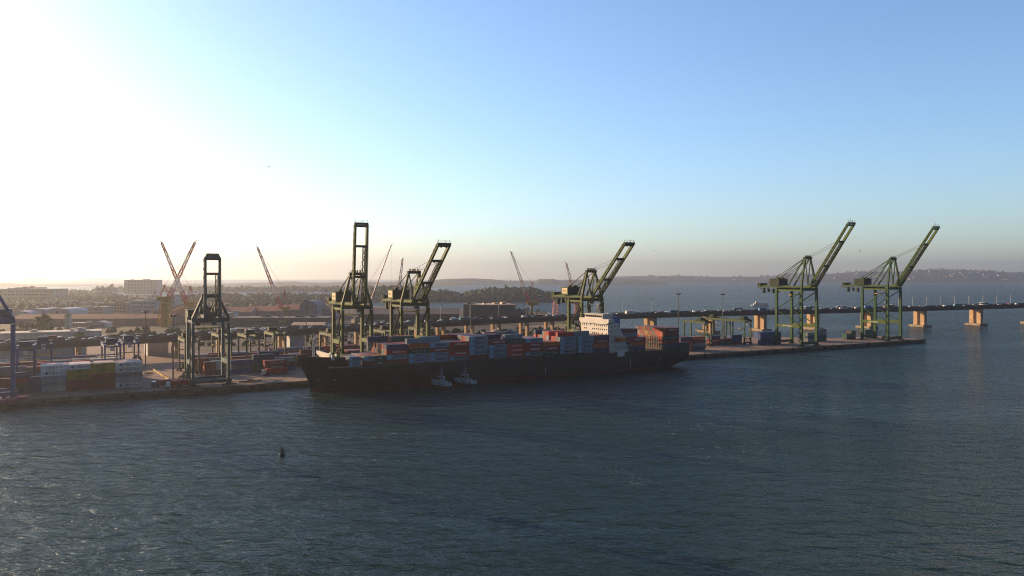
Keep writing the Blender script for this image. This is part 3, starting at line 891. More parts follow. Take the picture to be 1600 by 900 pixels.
# bridge street lights
lp = MB(); lp.tube((0, 0, 0), (0, 0, 11), 0.13, 6, r2=.09); lp.bar((0, 0, 11), (0, -.7, 11.2), .1, .1); lp.box(-.18, .18, -1.3, -.6, 11.1, 11.3)
PALE = M("galvanised_pale", (0.6, 0.58, 0.55), 0.4, 0.2, 0.2)
lpm = lp.mesh("bridge_lamp", [PALE])
k = 0
for px in list(range(1395, 1640, 22)) + [700, 745, 790, 835, 985, 1030]:
    k += 1
    p, a = bridge(d_at_px(px), 12.4 if k < 99 else -12.4)
    o = bpy.data.objects.new("bridge_lamp", lpm); C.objects.link(o)
    o.location = p; o.rotation_euler = (0, 0, a + 0); 
    pos = f"right of the last crane, {ordw(k)} of that row" if k <= 12 else f"above the ship, {ordw(k - 12)} from left"
    tag(o, f"pale street lamp on the bridge {pos}", "street lamp", "street lamps on the bridge")

# ------------------------------------------------------------------ vehicles
CARC = {"white": (0.75, 0.75, 0.74), "silver": (0.45, 0.46, 0.47), "black": (0.015, 0.015, 0.017), "grey": (0.16, 0.165, 0.17), "red": (0.4, 0.03, 0.025), "dark blue": (0.03, 0.06, 0.18)}
TYRE = M("tyre_rubber", (0.02, 0.02, 0.02), 0.8, 0, 0.2)
def carm(c): return M("car_paint_" + c.replace(" ", "_"), CARC[c], 0.22, 0.0, 0.1, 1.0, spec=0.6)
def car_meshes(c):
    b = MB()
    prof = [(-2.1, .35), (2.1, .35), (2.15, .8), (1.25, .95), (.55, 1.42), (-1.2, 1.45), (-1.9, 1.0), (-2.15, .9)]
    b.prism(prof, -.85, .85)
    gl = MB()
    gl.prism([(1.12, .98), (.56, 1.37), (.5, 1.32), (.9, .98)], -.87, .87)
    gl.prism([(.4, .98), (.35, 1.36), (-1.1, 1.38), (-1.5, 1.0)], -.87, .87)
    wh = MB()
    for x in (-1.3, 1.3):
        for y in (-.87, .67): wh.tube((x, y, .32), (x, y + .2, .32), .32, 10)
    return b.mesh("car_body", [carm(c)]), gl.mesh("windows", [GLASS]), wh.mesh("wheels", [TYRE])
cmesh = {c: car_meshes(c) for c in CARC}
def LM(px):
    for x, n in ((160, "at the far left of the bridge"), (300, "left of the upright teal crane"), (510, "right of the upright teal crane"), (600, "behind the crane with upright boom"), (690, "behind the third quay crane"), (810, "in front of the dark shed"),
                 (935, "left of the ship's white bridge"), (1060, "just right of the ship's white bridge"), (1190, "behind the right hand yard gantries"), (1300, "behind the first end crane"), (1410, "behind the last end crane")):
        if px < x: return n
    return "right of the last crane"
veh = []
rb = random.Random(3)
d0v, d1v = d_at_px(-5), d_at_px(1600)
for li, off in enumerate((-9.8, -6.2, 6.2, 9.8)):
    d = d0v + rb.uniform(0, 12)
    while d < d1v:
        r = rb.random()
        if r < 0.84: veh.append((d, off, "car")); d += rb.uniform(9, 27)
        elif r < 0.93: veh.append((d + 3, off, "van")); d += rb.uniform(12, 26)
        elif r < 0.965: veh.append((d + 6, off, "bus")); d += rb.uniform(22, 36)
        else: veh.append((d + 6, off, "truck")); d += rb.uniform(22, 36)
def van_mesh(col):
    b = MB(); b.prism([(-2.7, .4), (2.7, .4), (2.7, 1.1), (2.0, 1.3), (1.4, 2.2), (-2.7, 2.25)], -.95, .95)
    g = MB(); g.prism([(2.02, 1.32), (1.46, 2.12), (.7, 2.12), (.7, 1.32)], -.97, .97)
    wh = MB()
    for x in (-1.8, 1.8):
        for y in (-.98, .78): wh.tube((x, y, .36), (x, y + .2, .36), .36, 10)
    return b.mesh("van_body", [carm(col)]), g.mesh("windows", [GLASS]), wh.mesh("wheels", [TYRE])
def bus_mesh(col):
    b = MB(); b.prism([(-6, .45), (6, .45), (6.05, 1.6), (5.8, 3.3), (-6, 3.35)], -1.25, 1.25); b.box(-3, 0, -.8, .8, 3.35, 3.6)
    g = MB(); g.box(-5.6, 5.2, -1.27, 1.27, 1.6, 2.7); g.box(5.5, 6.08, -1.1, 1.1, 1.5, 2.9)
    wh = MB()
    for x in (-3.6, 3.9):
        for y in (-1.28, 1.03): wh.tube((x, y, .5), (x, y + .25, .5), .5, 10)
    return b.mesh("bus_body", [col]), g.mesh("windows", [GLASS]), wh.mesh("wheels", [TYRE])
def truck_mesh(col, cab):
    b = MB(); b.box(-6, 3.2, -1.25, 1.25, 1.1, 3.9)
    g = MB(); g.prism([(3.6, .6), (6, .6), (6, 1.7), (5.7, 2.9), (3.6, 2.9)], -1.2, 1.2); g.box(-6, 6, -.5, .5, .6, 1.0)
    wh = MB()
    for x in (-5, -3.8, 4.7):
        for y in (-1.25, .95): wh.tube((x, y, .5), (x, y + .3, .5), .5, 10)
    return b.mesh("truck_box", [col]), g.mesh("cab", [cab]), wh.mesh("wheels", [TYRE])
vanm = {c: van_mesh(c) for c in ("white", "silver")}
busm = {"blue": bus_mesh(M("bus_blue", (0.05, 0.16, 0.4), .3, 0, .1)), "white": bus_mesh(M("bus_white", (0.72, .72, .7), .3, 0, .1)), "teal": bus_mesh(M("bus_teal", (0.1, .3, .36), .3, 0, .1))}
trm = {"blue": truck_mesh(M("truck_blue", (0.06, .2, .45), .5), carm("white")), "white": truck_mesh(M("truck_white", (0.7, .7, .68), .5), carm("silver")), "brown": truck_mesh(M("truck_brown", (0.14, .08, .05), .6), carm("red"))}
SIDE = {-9.8: "nearest", -6.2: "second", 6.2: "third", 9.8: "farthest"}
cnt = {}
def put_vehicle(kind, col, ms, loc, rz, label, group):
    o = bpy.data.objects.new({"car": "car", "van": "van", "bus": "bus", "truck": "truck"}[kind], ms[0]); C.objects.link(o)
    o.location = loc; o.rotation_euler = (0, 0, rz)
    for m_, nm in ((ms[1], "cab" if kind == "truck" else "windows"), (ms[2], "wheels")):
        q = bpy.data.objects.new(nm, m_); C.objects.link(q); q.parent = o
    return tag(o, label, kind, group)
for d, off, kind in sorted(veh):
    p, a = bridge(d, off, 0.015)
    px = 800 + F * p.x / p.y
    if kind == "car": col = rb.choices(list(CARC), [2.6, 3, 5, 5, 1.0, 2])[0]; ms = cmesh[col]
    elif kind == "van": col = rb.choice(list(vanm)); ms = vanm[col]
    elif kind == "bus": col = rb.choice(list(busm)); ms = busm[col]
    else: col = rb.choice(list(trm)); ms = trm[col]
    key = (kind, col, off, LM(px)); cnt[key] = cnt.get(key, 0) + 1
    put_vehicle(kind, col, ms, p, a + (math.pi if off > 0 else 0),
                f"{ordw(cnt[key])} {col} {kind} from left, {SIDE[off]} bridge lane, {LM(px)}", f"{kind}s in the bridge traffic" if kind != "bus" else "buses in the bridge traffic")

# ------------------------------------------------------------------ containers
CC = {"light blue": (0.19, 0.28, 0.36), "grey": (0.21, 0.23, 0.25), "dark red": (0.26, 0.022, 0.02), "red": (0.48, 0.03, 0.018), "brown": (0.19, 0.045, 0.025), "green": (0.025, 0.12, 0.075), "navy": (0.02, 0.04, 0.13),
      "blue": (0.03, 0.10, 0.30), "orange": (0.52, 0.11, 0.015), "white": (0.74, 0.75, 0.75), "mustard": (0.33, 0.24, 0.025), "dark green": (0.015, 0.07, 0.04), "pale grey": (0.38, 0.40, 0.42)}
CL, CWD, CH = 12.19, 2.438, 2.591
_cm = {}
def cont_mesh(col, L):
    key = (col, L)
    if key in _cm: return _cm[key]
    m = M("container_" + col.replace(" ", "_"), CC[col], 0.55, 0, 0.3, 0.5, 0.35, 0.14, spec=0.3)
    b = MB()
    hx, hy = L / 2, CWD / 2
    r = 0.12
    for sx in (-1, 1):
        for sy in (-1, 1):
            x, y = sx * (hx - r / 2), sy * (hy - r / 2)
            b.box(x - r / 2, x + r / 2, y - r / 2, y + r / 2, 0, CH)
    for z0, z1 in ((0, .16), (CH - .12, CH)):
        for sy in (-1, 1):
            y = sy * (hy - r / 2); b.box(-hx + r, hx - r, y - r / 2, y + r / 2, z0, z1)
        for sx in (-1, 1):
            x = sx * (hx - r / 2); b.box(x - r / 2, x + r / 2, -hy + r, hy - r, z0, z1)
    # corrugated side sheets
    n = max(10, int(L / 0.55))
    for sy in (-1, 1):
        pts = []
        for k in range(n + 1):
            x = -hx + r + (L - 2 * r) * k / n
            pts += [(x, sy * (hy - (.03 if k % 2 else .075)))]
        vs = [(x, y, .16) for x, y in pts] + [(x, y, CH - .12) for x, y in pts]
        b.add(vs, [(k, k + 1, k + 1 + n + 1, k + n + 1) if sy < 0 else (k + n + 1, k + 1 + n + 1, k + 1, k) for k in range(n)])
    # ends: plain bulkhead at one end, doors with lock rods at the other
    b.box(-hx + .03, -hx + .06, -hy + r, hy - r, .16, CH - .12)
    b.box(hx - .06, hx - .03, -hy + r, hy - r, .16, CH - .12)
    for y in (-.8, -.35, .35, .8):
        b.tube((-hx + .01, y, .2), (-hx + .01, y, CH - .15), .03, 5)
    b.box(-hx + r, hx - r, -hy + r, hy - r, CH - .06, CH - .03)
    b.box(-hx + r, hx - r, -hy + r, hy - r, .05, .1)
    _cm[key] = b.mesh("shipping_container", [m])
    return _cm[key]
BLUETX = M("navy_lettering", (0.02, 0.05, 0.16), 0.6, 0, 0.1)
WTX = M("white_lettering", (0.8, 0.8, 0.78), 0.6, 0, 0.1)
OTX = M("orange_lettering", (0.7, 0.25, 0.03), 0.6, 0, 0.1)
pending = []
def container(col, p, rz, label, group, L=CL, text=None, weight=None):
    """queue a container; the largest in view become objects, the rest one mass"""
    v = Vector(p); k = F / v.length
    if weight is None: weight = L * CH
    pending.append((weight * k * k, col, v, rz, label, group, L, text))
def top_weight(p, L, end=0): return L * CWD * (H - p[2]) / Vector(p).length + end * CWD * CH * .45
n_cont = 0
def make_container(col, p, rz, label, group, L=CL, text=None):
    """p = centre of the base"""
    global n_cont
    n_cont += 1
    o = bpy.data.objects.new("shipping_container", cont_mesh(col, L)); C.objects.link(o)
    o.location = p; o.rotation_euler = (0, 0, rz)
    tag(o, label, "container", group)
    y = -CWD / 2 - 0.012
    if text == "auto":
        text = {"light blue": "MAERSK", "grey": "MAERSK", "dark red": "HAMBURG SUD", "red": "HAMBURG SUD", "green": "CHINA", "dark green": "CHINA"}.get(col)
    if text == "MAERSK":
        letter("MAERSK", 1.55 if L > 7 else 1.0, BLUETX, o, (1.2 if L > 7 else .6, y, 1.3))
        MBs = MB(); MBs.box(-.75, .75, -.012, .012, -.7, .7)
        if "star" not in _txt: _txt["star"] = MBs.mesh("logo", [M("logo_blue", (0.12, .42, .72), .6, 0, .1)])
        q = bpy.data.objects.new("logo", _txt["star"]); C.objects.link(q); q.parent = o; q.location = (-4.2 if L > 7 else -2.1, y, 1.3)
    elif text == "HAMBURG SUD": letter("HAMBURG SÜD", 1.05 if L > 7 else .6, WTX, o, (0.8, y, 1.3))
    elif text == "CHINA": letter("C   H   I   N   A" if L > 7 else "CHINA", 1.1 if L > 7 else .8, WTX, o, (0, y, 1.35))
    elif text == "HAPAG":
        letter("Hapag-Lloyd", 1.25, BLUETX, o, (1.4, y, 1.3))
        if "hl" not in _txt: _txt["hl"] = MB().prism([(-.9, -.55), (.4, -.55), (.9, .55), (-.4, .55)], -.012, .012).mesh("logo", [BLUETX])
        q = bpy.data.objects.new("logo", _txt["hl"]); C.objects.link(q); q.parent = o; q.location = (-3.6, y, 1.3)
    elif text == "MSC": letter("MSC", 1.5, DKTXT, o, (0, y, 1.3))
    elif text == "CMA": letter("CMA CGM", 1.1, WTX, o, (0, y, 1.3))
    elif text == "CSAV": letter("C   S   A   V", 1.0, DKTXT, o, (0, y, 1.3))
    return o

# ------------------------------------------------------------------ the container ship
SHT = -18.0
s_stem = s_at(487, SHT)
ship = thing("container_ship", "long black hulled container ship moored along the quay", "ship", G(s_stem, SHT, 0), TH)
HULLM = M("black_hull_paint", (0.014, 0.016, 0.02), 0.35, 0, 0.4, 0.12, 0.3)
def plates(m, sc, k):
    n, l = m.node_tree.nodes, m.node_tree.links
    tc = n.new("ShaderNodeTexCoord"); mp = n.new("ShaderNodeMapping"); mp.inputs["Rotation"].default_value = (R(90), 0, 0)
    l.new(tc.outputs["Object"], mp.inputs["Vector"])
    bt = n.new("ShaderNodeTexBrick"); bt.inputs["Scale"].default_value = sc; bt.inputs["Mortar Size"].default_value = 0.012
    bt.inputs["Color1"].default_value = (1, 1, 1, 1); bt.inputs["Color2"].default_value = (.82, .82, .82, 1); bt.inputs["Mortar"].default_value = (.2, .2, .2, 1)
    bt.inputs["Brick Width"].default_value = 4.5; bt.inputs["Row Height"].default_value = 1.0
    l.new(mp.outputs[0], bt.inputs["Vector"])
    bp = n.new("ShaderNodeBump"); bp.inputs["Distance"].default_value = k
    l.new(bt.outputs["Color"], bp.inputs["Height"]); l.new(bp.outputs[0], n["Principled BSDF"].inputs["Normal"])
    nz = n.new("ShaderNodeTexNoise"); nz.inputs["Scale"].default_value = 1.0; nz.inputs["Detail"].default_value = 6
    m2 = n.new("ShaderNodeMapping"); m2.inputs["Scale"].default_value = (.9, .9, .06); l.new(tc.outputs["Object"], m2.inputs["Vector"]); l.new(m2.outputs[0], nz.inputs["Vector"])
    mr = n.new("ShaderNodeMapRange"); mr.inputs["From Min"].default_value, mr.inputs["From Max"].default_value = .56, .72; l.new(nz.outputs["Fac"], mr.inputs["Value"])
    mx = n.new("ShaderNodeMix"); mx.data_type = 'RGBA'; l.new(mr.outputs[0], mx.inputs["Factor"])
    src = n["Principled BSDF"].inputs["Base Color"].links[0].from_socket
    l.new(src, mx.inputs["A"]); mx.inputs["B"].default_value = (.03, .018, .014, 1)
    l.new(mx.outputs["Result"], n["Principled BSDF"].inputs["Base Color"])
plates(HULLM, 0.45, 0.03)
BOOT = M("red_boot_topping", (0.12, 0.018, 0.014), 0.6, 0, 0.4, 0.2, 0.3)
DECKM = M("rusty_deck_paint", (0.16, 0.085, 0.06), 0.7, 0, 0.35, 0.2)
SL, BB = 250.0, 16.1
def sx_px(px, t=-33.9): return s_at(px, t) - s_stem
x_f0, x_f1 = sx_px(541), sx_px(553)
def zdeck(x):
    if x < x_f0: return 17.6 - 0.6 * max(0, (x + 8)) / (x_f0 + 8)
    if x < x_f1:
        f = (x - x_f0) / (x_f1 - x_f0); f = f * f * (3 - 2 * f)
        return 17.0 + (12.4 - 17.0) * f
    if x > 238: return 12.0 + 4.0 * min(1, (x - 238) / 4)
    return 12.0 + .4 * max(0, 1 - (x - x_f1) / 40)
def xstem(z): return -8.2 * (max(z, 0) / 17.6) ** 1.25
def zkeel(x):
    if x < 0: return 17.6 * (min(1, -x / 8.2)) ** 0.8
    if x > 226: return -4 + 8.0 * ((x - 226) / 24) ** 1.1
    return -4.0
def hb(x, z):
    d = x - xstem(z)
    if d <= 0: return 0.02
    Le = 66 - 34 * max(0, min(1, z / 17))
    f = min(1, d / Le)
    b = BB * (1 - (1 - f) ** 2.1) ** (0.9 - .25 * max(0, min(1, z / 17)))
    if x > 190:
        g = (x - 190) / 60
        b *= 1 - (0.55 * max(0, 1 - max(z, 0) / 8) ** 1.5 + 0.03) * g ** 2
    return max(.02, b)
hull = MB()
xs = [-8.15, -7.6, -6.5, -5, -3.3, -1.6, 0.01, 2, 5, 9, 14, 20, 27, 35] + [x_f0 - 1, x_f0] + [x_f0 + (x_f1 - x_f0) * k / 6 for k in range(1, 7)] + [x_f1 + 10, 70, 90, 120, 150, 175, 195, 210, 222, 230, 237.9, 240, 242, 246, 250]
xs = sorted(set(xs))
rings, levels = [], [-4, -1, 0.0, 1.5, 3, 5, 8, 11, 12.2]
NL = 12
for x in xs:
    zb, zd = zkeel(x), zdeck(x)
    zs = [zb + (zd - zb) * f for f in (0, .12, .25, .3437, .45, .6, .75, .88, 1.0)]
    if zb < -0.5: zs = [zb, (zb - .6) / 2, 0.0, 1.7, 3.2, 5.5, 8, (8 + zd) / 2, zd]
    right = [(x, hb(x, z) * (0.35 if (i == 0 and zb < -.5) else 1), z) for i, z in enumerate(zs)]
    left = [(x, -y, z) for x, y, z in right]
    rings.append(left + right[::-1])
hull.loft(rings)
for i, f in enumerate(hull.f):
    zz = [hull.v[k][2] for k in f]
    n_ = len(rings[0])
    idx = [k % n_ for k in f]
    if len(f) == 4 and {8, 9} <= set(idx): hull.m[i] = 2
    elif max(zz) <= 1.75 and len(f) == 4: hull.m[i] = 1
hullo = hull.build("hull", [HULLM, BOOT, DECKM], ship, smooth=False)
# bulwark on the forecastle
bw = MB()
for sgn in (-1, 1):
    prev = None
    for x in [q for q in xs if q <= x_f0]:
        z = zdeck(x); y = sgn * (hb(x, z) - .02)
        if prev: bw.add([(prev[0], prev[1], prev[2]), (x, y, z), (x, y, z + 1.3), (prev[0], prev[1], prev[2] + 1.3), (prev[0], prev[1] - sgn * .15, prev[2]), (x, y - sgn * .15, z), (x, y - sgn * .15, z + 1.3), (prev[0], prev[1] - sgn * .15, prev[2] + 1.3)],
                       [(0, 1, 2, 3), (7, 6, 5, 4), (3, 2, 6, 7), (0, 4, 5, 1), (0, 3, 7, 4), (1, 5, 6, 2)])
        prev = (x, y, z)
bw.build("bulwark", HULLM, ship)
CREAM = M("superstructure_paint", (0.58, 0.56, 0.52), 0.5, 0, 0.15, 0.3, 0.12)
bk = MB()      # breakwater
bx = x_f0 - 7
bk.box(bx, bx + .5, -14.2, 12.5, 16.95, 20.0)
for k in range(9): bk.prism([(bx + .5, 16.95), (bx + 2, 16.95), (bx + .5, 19.4)], -13.5 + 3.1 * k, -13.3 + 3.1 * k)
bk.build("breakwater", CREAM, ship)
mx = sx_px(490, -18)
fm = MB(); fm.tube((mx, 0, 17.2), (mx, 0, 27.6), .85, 8, r2=.5); fm.bar((mx, -1.6, 27.2), (mx, 1.6, 27.2), .25); fm.tube((mx, 0, 27.6), (mx, 0, 30.5), .1, 5); fm.box(mx - .6, mx + .6, -.7, .7, 25.2, 25.4)
fm.build("foremast", WHITE, ship)
wn_ = MB()
for y in (-5, 5): wn_.tube((12, y - 1.5, 18.4), (12, y + 1.5, 18.4), .9, 10); wn_.box(10.5, 13.5, y - 2, y + 2, 17.1, 17.7)
for x, y in ((3, -2), (3, 2), (20, -9), (20, 9), (28, -11), (28, 11)): wn_.tube((x, y, 17), (x, y, 18.1), .35, 8); wn_.box(x - .9, x + .9, y - .35, y + .35, 17, 17.4)
wn_.build("winches", M("winch_paint", (0.13, .2, .1), .6), ship)
nm = letter("NORTHERN MONUMENT", 1.55, M("ship_name_paint", (0.5, 0.52, 0.52), .6, 0, .2), ship, (0, 0, 0), align='LEFT', name="ship_name")
xa, xb = sx_px(518), sx_px(557)
ya, yb = hb(xa, 13.0), hb(xb, 13.0)
ya, yb = max(hb(xa, 13.6), hb(xa, 12.4)), max(hb(xb, 13.6), hb(xb, 12.4))
tw = max(v.co.x for v in nm.data.vertices)
nm.scale = ((xb - xa) / tw, 1, 1)
nm.location = (xa, -ya - .25, 13.0)
nm.rotation_euler = (R(90), 0, -math.atan2(yb - ya, xb - xa))
for xm, zm in ((sx_px(507), 6.2), (sx_px(530), 6.0)):      # white draught / thruster marks
    letter("⊕" if False else "X", 1.3, WTX, ship, (xm, -hb(xm, zm + 1) - .2, zm), name="thruster_mark").rotation_euler = (R(90), 0, -math.atan2(hb(xm + 1, zm) - hb(xm - 1, zm), 2))

for xm in (sx_px(690), sx_px(852), sx_px(985), sx_px(1030)):
    for k in range(5): letter(str(2 * k + 4), .8, WTX, ship, (xm, -hb(xm, 3 + k * 1.3) - .03, 2.6 + k * 1.3), name="draught_mark")
# bays: left and right pixel column of the nearest face, colours of the nearest row from the top down
bays = [
 (549.5, 565, 2, ["light blue", "light blue"]), (571, 586.5, 2, ["light blue", "brown"]), (587.5, 602.5, 2, ["dark green", "green"]),
 (605, 637.5, 4, ["navy", "red", "light blue", "brown"]), (640, 671, 4, ["orange", "dark green", "light blue", "light blue"]),
 (674, 701, 4, ["light blue", "dark red", "light blue", "light blue"]), (705.5, 731.5, 4, ["red", "brown", "red", "grey"]),
 (736.5, 761, 5, ["light blue", "light blue", "light blue", "light blue", "brown"]), (766.5, 791.5, 4, ["dark red", "light blue", "light blue", "light blue"]),
 (796, 818, 4, ["dark green", "red", "red", "red"]), (823.5, 848, 4, ["light blue", "dark red", "dark red", "grey"]), (852, 873.5, 3, ["orange", "dark red", "dark green"]),
 (877, 901, 4, ["light blue", "light blue", "light blue", "grey"]), (905, 928, 4, ["light blue", "light blue", "light blue", "light blue"]), (930.5, 951, 4, ["navy", "dark red", "orange", "navy"]),
 (985.5, 1009, 3, ["dark red", "orange", "navy"]), (1040, 1062, 5, ["dark red", "brown", "dark green", "brown", "navy"])]
ZB0 = 13.2
NR = 12
rc = random.Random(21)
PAL = ["red", "orange", "brown", "dark red", "light blue", "grey", "light blue", "navy", "green", "red"]
HATCH = M("hatch_cover_paint", (0.07, 0.075, 0.075), 0.7, 0, .3, .3)
LASH = M("lashing_steel", (0.13, 0.11, 0.09), 0.6, 0, .35, .4, .2)
SHIPG = "containers stacked on the ship"
def hi_of(i): return bays[i][2] if 0 <= i < len(bays) else 0
for bi, (p0, p1, nt, cols) in enumerate(bays):
    xm = (sx_px(p0) + sx_px(p1)) / 2
    L = 6.06 if (p1 - p0) < 17 and bi < 3 else CL
    zb = ZB0 if bi > 2 else 13.0
    hc = MB(); hc.box(xm - L / 2 - .3, xm + L / 2 + .3, -15.2, 15.2, zdeck(xm) - .3, zb - .05)
    for k in range(7):
        for sg in (-1, 1): hc.box(xm - L / 2 + k * L / 6.3, xm - L / 2 + k * L / 6.3 + .25, sg * 15.75 - .15, sg * 15.75 + .15, zdeck(xm) - .2, zb + .3)
    hc.build("hatch_cover", HATCH, ship)
    if bi > 2:     # lashing bridge behind the bay
        lb = MB()
        xx = xm - L / 2 - .95
        for k in range(14): lb.box(xx - .12, xx + .12, -15.6 + k * 2.4 - .12, -15.6 + k * 2.4 + .12, zdeck(xm) - .2, zb + (5.4 if bi < 16 else 7.4))
        for z in (zb + 2.6, zb + 5.2): lb.box(xx - .35, xx + .35, -15.9, 15.9, z, z + .15)
        lb.build("lashing_bridge", LASH, ship)
    rows = NR if bi > 2 else (6, 8, 10)[bi]
    y0 = -(15.2 - CWD / 2) if bi > 2 else -hb(xm, 12.4) + CWD / 2 + .9
    frm = "from the bow"
    for r in range(rows):
        y = y0 + r * 2.49
        if r == 0: h = nt
        elif bi == 15: h = nt + (0 if r < 3 else 2)
        elif bi == 16: h = nt
        else: h = nt + rc.choice([0, 0, 0, 0, 1, -1 if r > 2 else 0]) if nt == 4 else nt
        prevh = bays[bi - 1][2] if bi not in (0, 15, 16) and bi > 0 else 0
        if bi in (3,): prevh = 2
        if r == 0 or bi == 16: lo = 0
        elif bi == 15: lo = max(0, h - 3)
        else: lo = max(0, min(h - 1, prevh - 1))
        if r and bi in (4, 5, 6, 8, 9, 10, 13, 14): lo = h - 1
        for k in range(lo, h):
            if r == 0: col = cols[nt - 1 - k]
            elif bi == 16 and k < 2: col = ["brown", "navy", "dark green", "dark red"][(r + 2 * k) % 4]  # lower tiers get dark colours for the shade inside the lashing frames
            elif bi == 16: col = ["red", "dark red", "orange", "brown", "red", "green", "dark red", "red", "mustard", "brown", "dark red", "grey"][(r * 5 + k * 7) % 12]
            else: col = rc.choice(PAL)
            wtier = "top" if k == h - 1 else ordw(k + 1)
            bayn = f"{ordw(bi + 1)} bay from bow" if bi < 15 else ("bay behind the white bridge" if bi == 15 else "last bay at the stern")
            row = "nearest row" if r == 0 else f"{ordw(r + 1)} row from near side"
            pw = ship.matrix_basis @ Vector((xm, y, zb + k * (CH + .012)))
            ends = k >= prevh if bi not in (15, 16) else 1
            container(col, pw, TH, f"{col} container aboard, {wtier} tier, {bayn}, {row}", SHIPG, L, "auto" if r == 0 else None, None if r == 0 else top_weight(pw, L, ends) if k == h - 1 else ends * CWD * CH * .45)

# superstructure
xs0 = sx_px(952.5)
sp = MB()
sp.prism([(xs0, 12), (xs0 + 16.5, 12), (xs0 + 16.5, 16), (xs0 + 13.8, 18.5), (xs0 + 8.5, 30.4), (xs0, 30.4)], -14.3, 14.3)
sup = sp.build("superstructure", CREAM, ship)
wv = MB()
wv.prism([(-15.9, 31.2), (-15.9, 33.2), (15.4, 33.2), (15.4, 31.2), (13.6, 30.0), (-13.6, 30.0)], xs0 - .8, xs0 + 4.0, ax='x')
wv.build("bridge_wing", CREAM, sup)
whs = MB(); whs.box(xs0 - .6, xs0 + 7.5, -9.5, 9.5, 33.2, 35.9); whs.box(xs0 - 1.1, xs0 + 8.1, -10.2, 10.2, 35.9, 36.25); whs.build("wheelhouse", CREAM, sup)
for k in range(9):
    g = MB(); y = -8.9 + k * 2.0; g.box(xs0 - .68, xs0 - .58, y, y + 1.7, 34.1, 35.3); g.build("window", GLASS, sup)
wm = MB().box(-.05, .05, -.42, .42, -.4, .4).mesh("window", [GLASS])
rw = random.Random(8)
for k, z in enumerate((21.5, 24.0, 26.6, 29.0)):
    for y in np.linspace(-12.6, 12.6, 13):
        if rw.random() < .22: continue
        q = bpy.data.objects.new("window", wm); C.objects.link(q); q.parent = sup; q.location = (xs0 - .03, y, z)
for z in (18.5, 22, 25.5, 28.2):
    for x in (2.2, 5.2, 8.0):
        if x > 8.5 + (30.4 - z) * .44 - 1: continue
        g = MB(); g.box(xs0 + x, xs0 + x + .7, -14.36, -14.27, z, z + .7); g.build("window", GLASS, sup)
fl = MB()
for z in (16.0, 18.8, 21.6): fl.box(xs0 + 5, xs0 + 17.5 - (z - 16) * .5, -16.0, -14.3, z, z + .15); fl.rail((xs0 + 5, -15.95, z + .15), (xs0 + 17.5 - (z - 16) * .5, -15.95, z + .15))
fl.build("side_gallery", CREAM, sup)
ft = MB(); ft.box(xs0 + 11, xs0 + 18, -3.5, 3.5, 18, 33.5); ft.box(xs0 + 11.4, xs0 + 17.6, -3.1, 3.1, 33.5, 34.2)
for y in (-1.5, 0, 1.5): ft.tube((xs0 + 14, y, 34.2), (xs0 + 14.4, y, 36.2), .45, 8)
ft.build("funnel", M("funnel_paint", (0.05, 0.10, 0.28), 0.5, 0, .2), ship)
mt = MB(); mt.lattice((xs0 + 3.5, 0, 36.2), (xs0 + 3.5, 0, 43), 1.6, .8, 5, .18, .1); mt.bar((xs0 + 3.5, -3.2, 40.2), (xs0 + 3.5, 3.2, 40.2), .22); mt.bar((xs0 + 2.6, -1.6, 42), (xs0 + 2.6, 1.6, 42), .3, .4); mt.tube((xs0 + 3.5, 0, 43), (xs0 + 3.5, 0, 45), .1, 5)
mt.build("radar_mast", STEEL, ship)
for y in (-8, -5, 5, 8): MB().tube((xs0 + 2, y, 36.2), (xs0 + 2, y, 38.6), .08, 5).build("antenna", STEEL, ship)
MB().tube((xs0 + 5.5, -4.5, 36.2), (xs0 + 5.5, -4.5, 37), .4, 8).tube((xs0 + 5.5, -4.5, 37), (xs0 + 5.5, -4.5, 38.4), .8, 10).build("radome", WHITE, ship)
ga = MB(); ga.bar((xs0 + 3, -16.4, 13.0), (xs0 + 13, -16.4, 12.6), .9, .5); ga.box(xs0 + 5.5, xs0 + 11, -16.9, -16.2, 9.8, 12.4); ga.rail((xs0 + 1, -16.3, 12.6), (xs0 + 18, -16.3, 12.6)); ga.build("accommodation_ladder", M("ladder_white", (0.62, .64, .66), .5, 0, .2), ship)
lb = MB()
rings = []
for f, k in ((-4, .25), (-3.2, .8), (-1.5, 1), (1.5, 1), (3.2, .8), (4, .25)):
    rings.append([(f, 1.35 * k * math.cos(a), 1.4 * k * math.sin(a)) for a in np.linspace(0, 2 * math.pi, 10, endpoint=False)])
lb.loft(rings)
lbo = lb.build("lifeboat", ORANGE, None, True)
lbo.location = ship.matrix_basis @ Vector((xs0 + 9, -15.6, 20.6)); lbo.rotation_euler = (0, 0, TH)
tag(lbo, "orange lifeboat hanging at the side of the ship's white superstructure", "lifeboat")
poop = MB(); poop.rail((243, -15.4, 16.05), (249.8, -15.3, 16.05)); poop.rail((249.8, -15.3, 16.05), (249.8, 15.3, 16.05)); poop.box(244, 248, -3, 3, 16, 18); poop.build("stern_fittings", STEEL, ship)

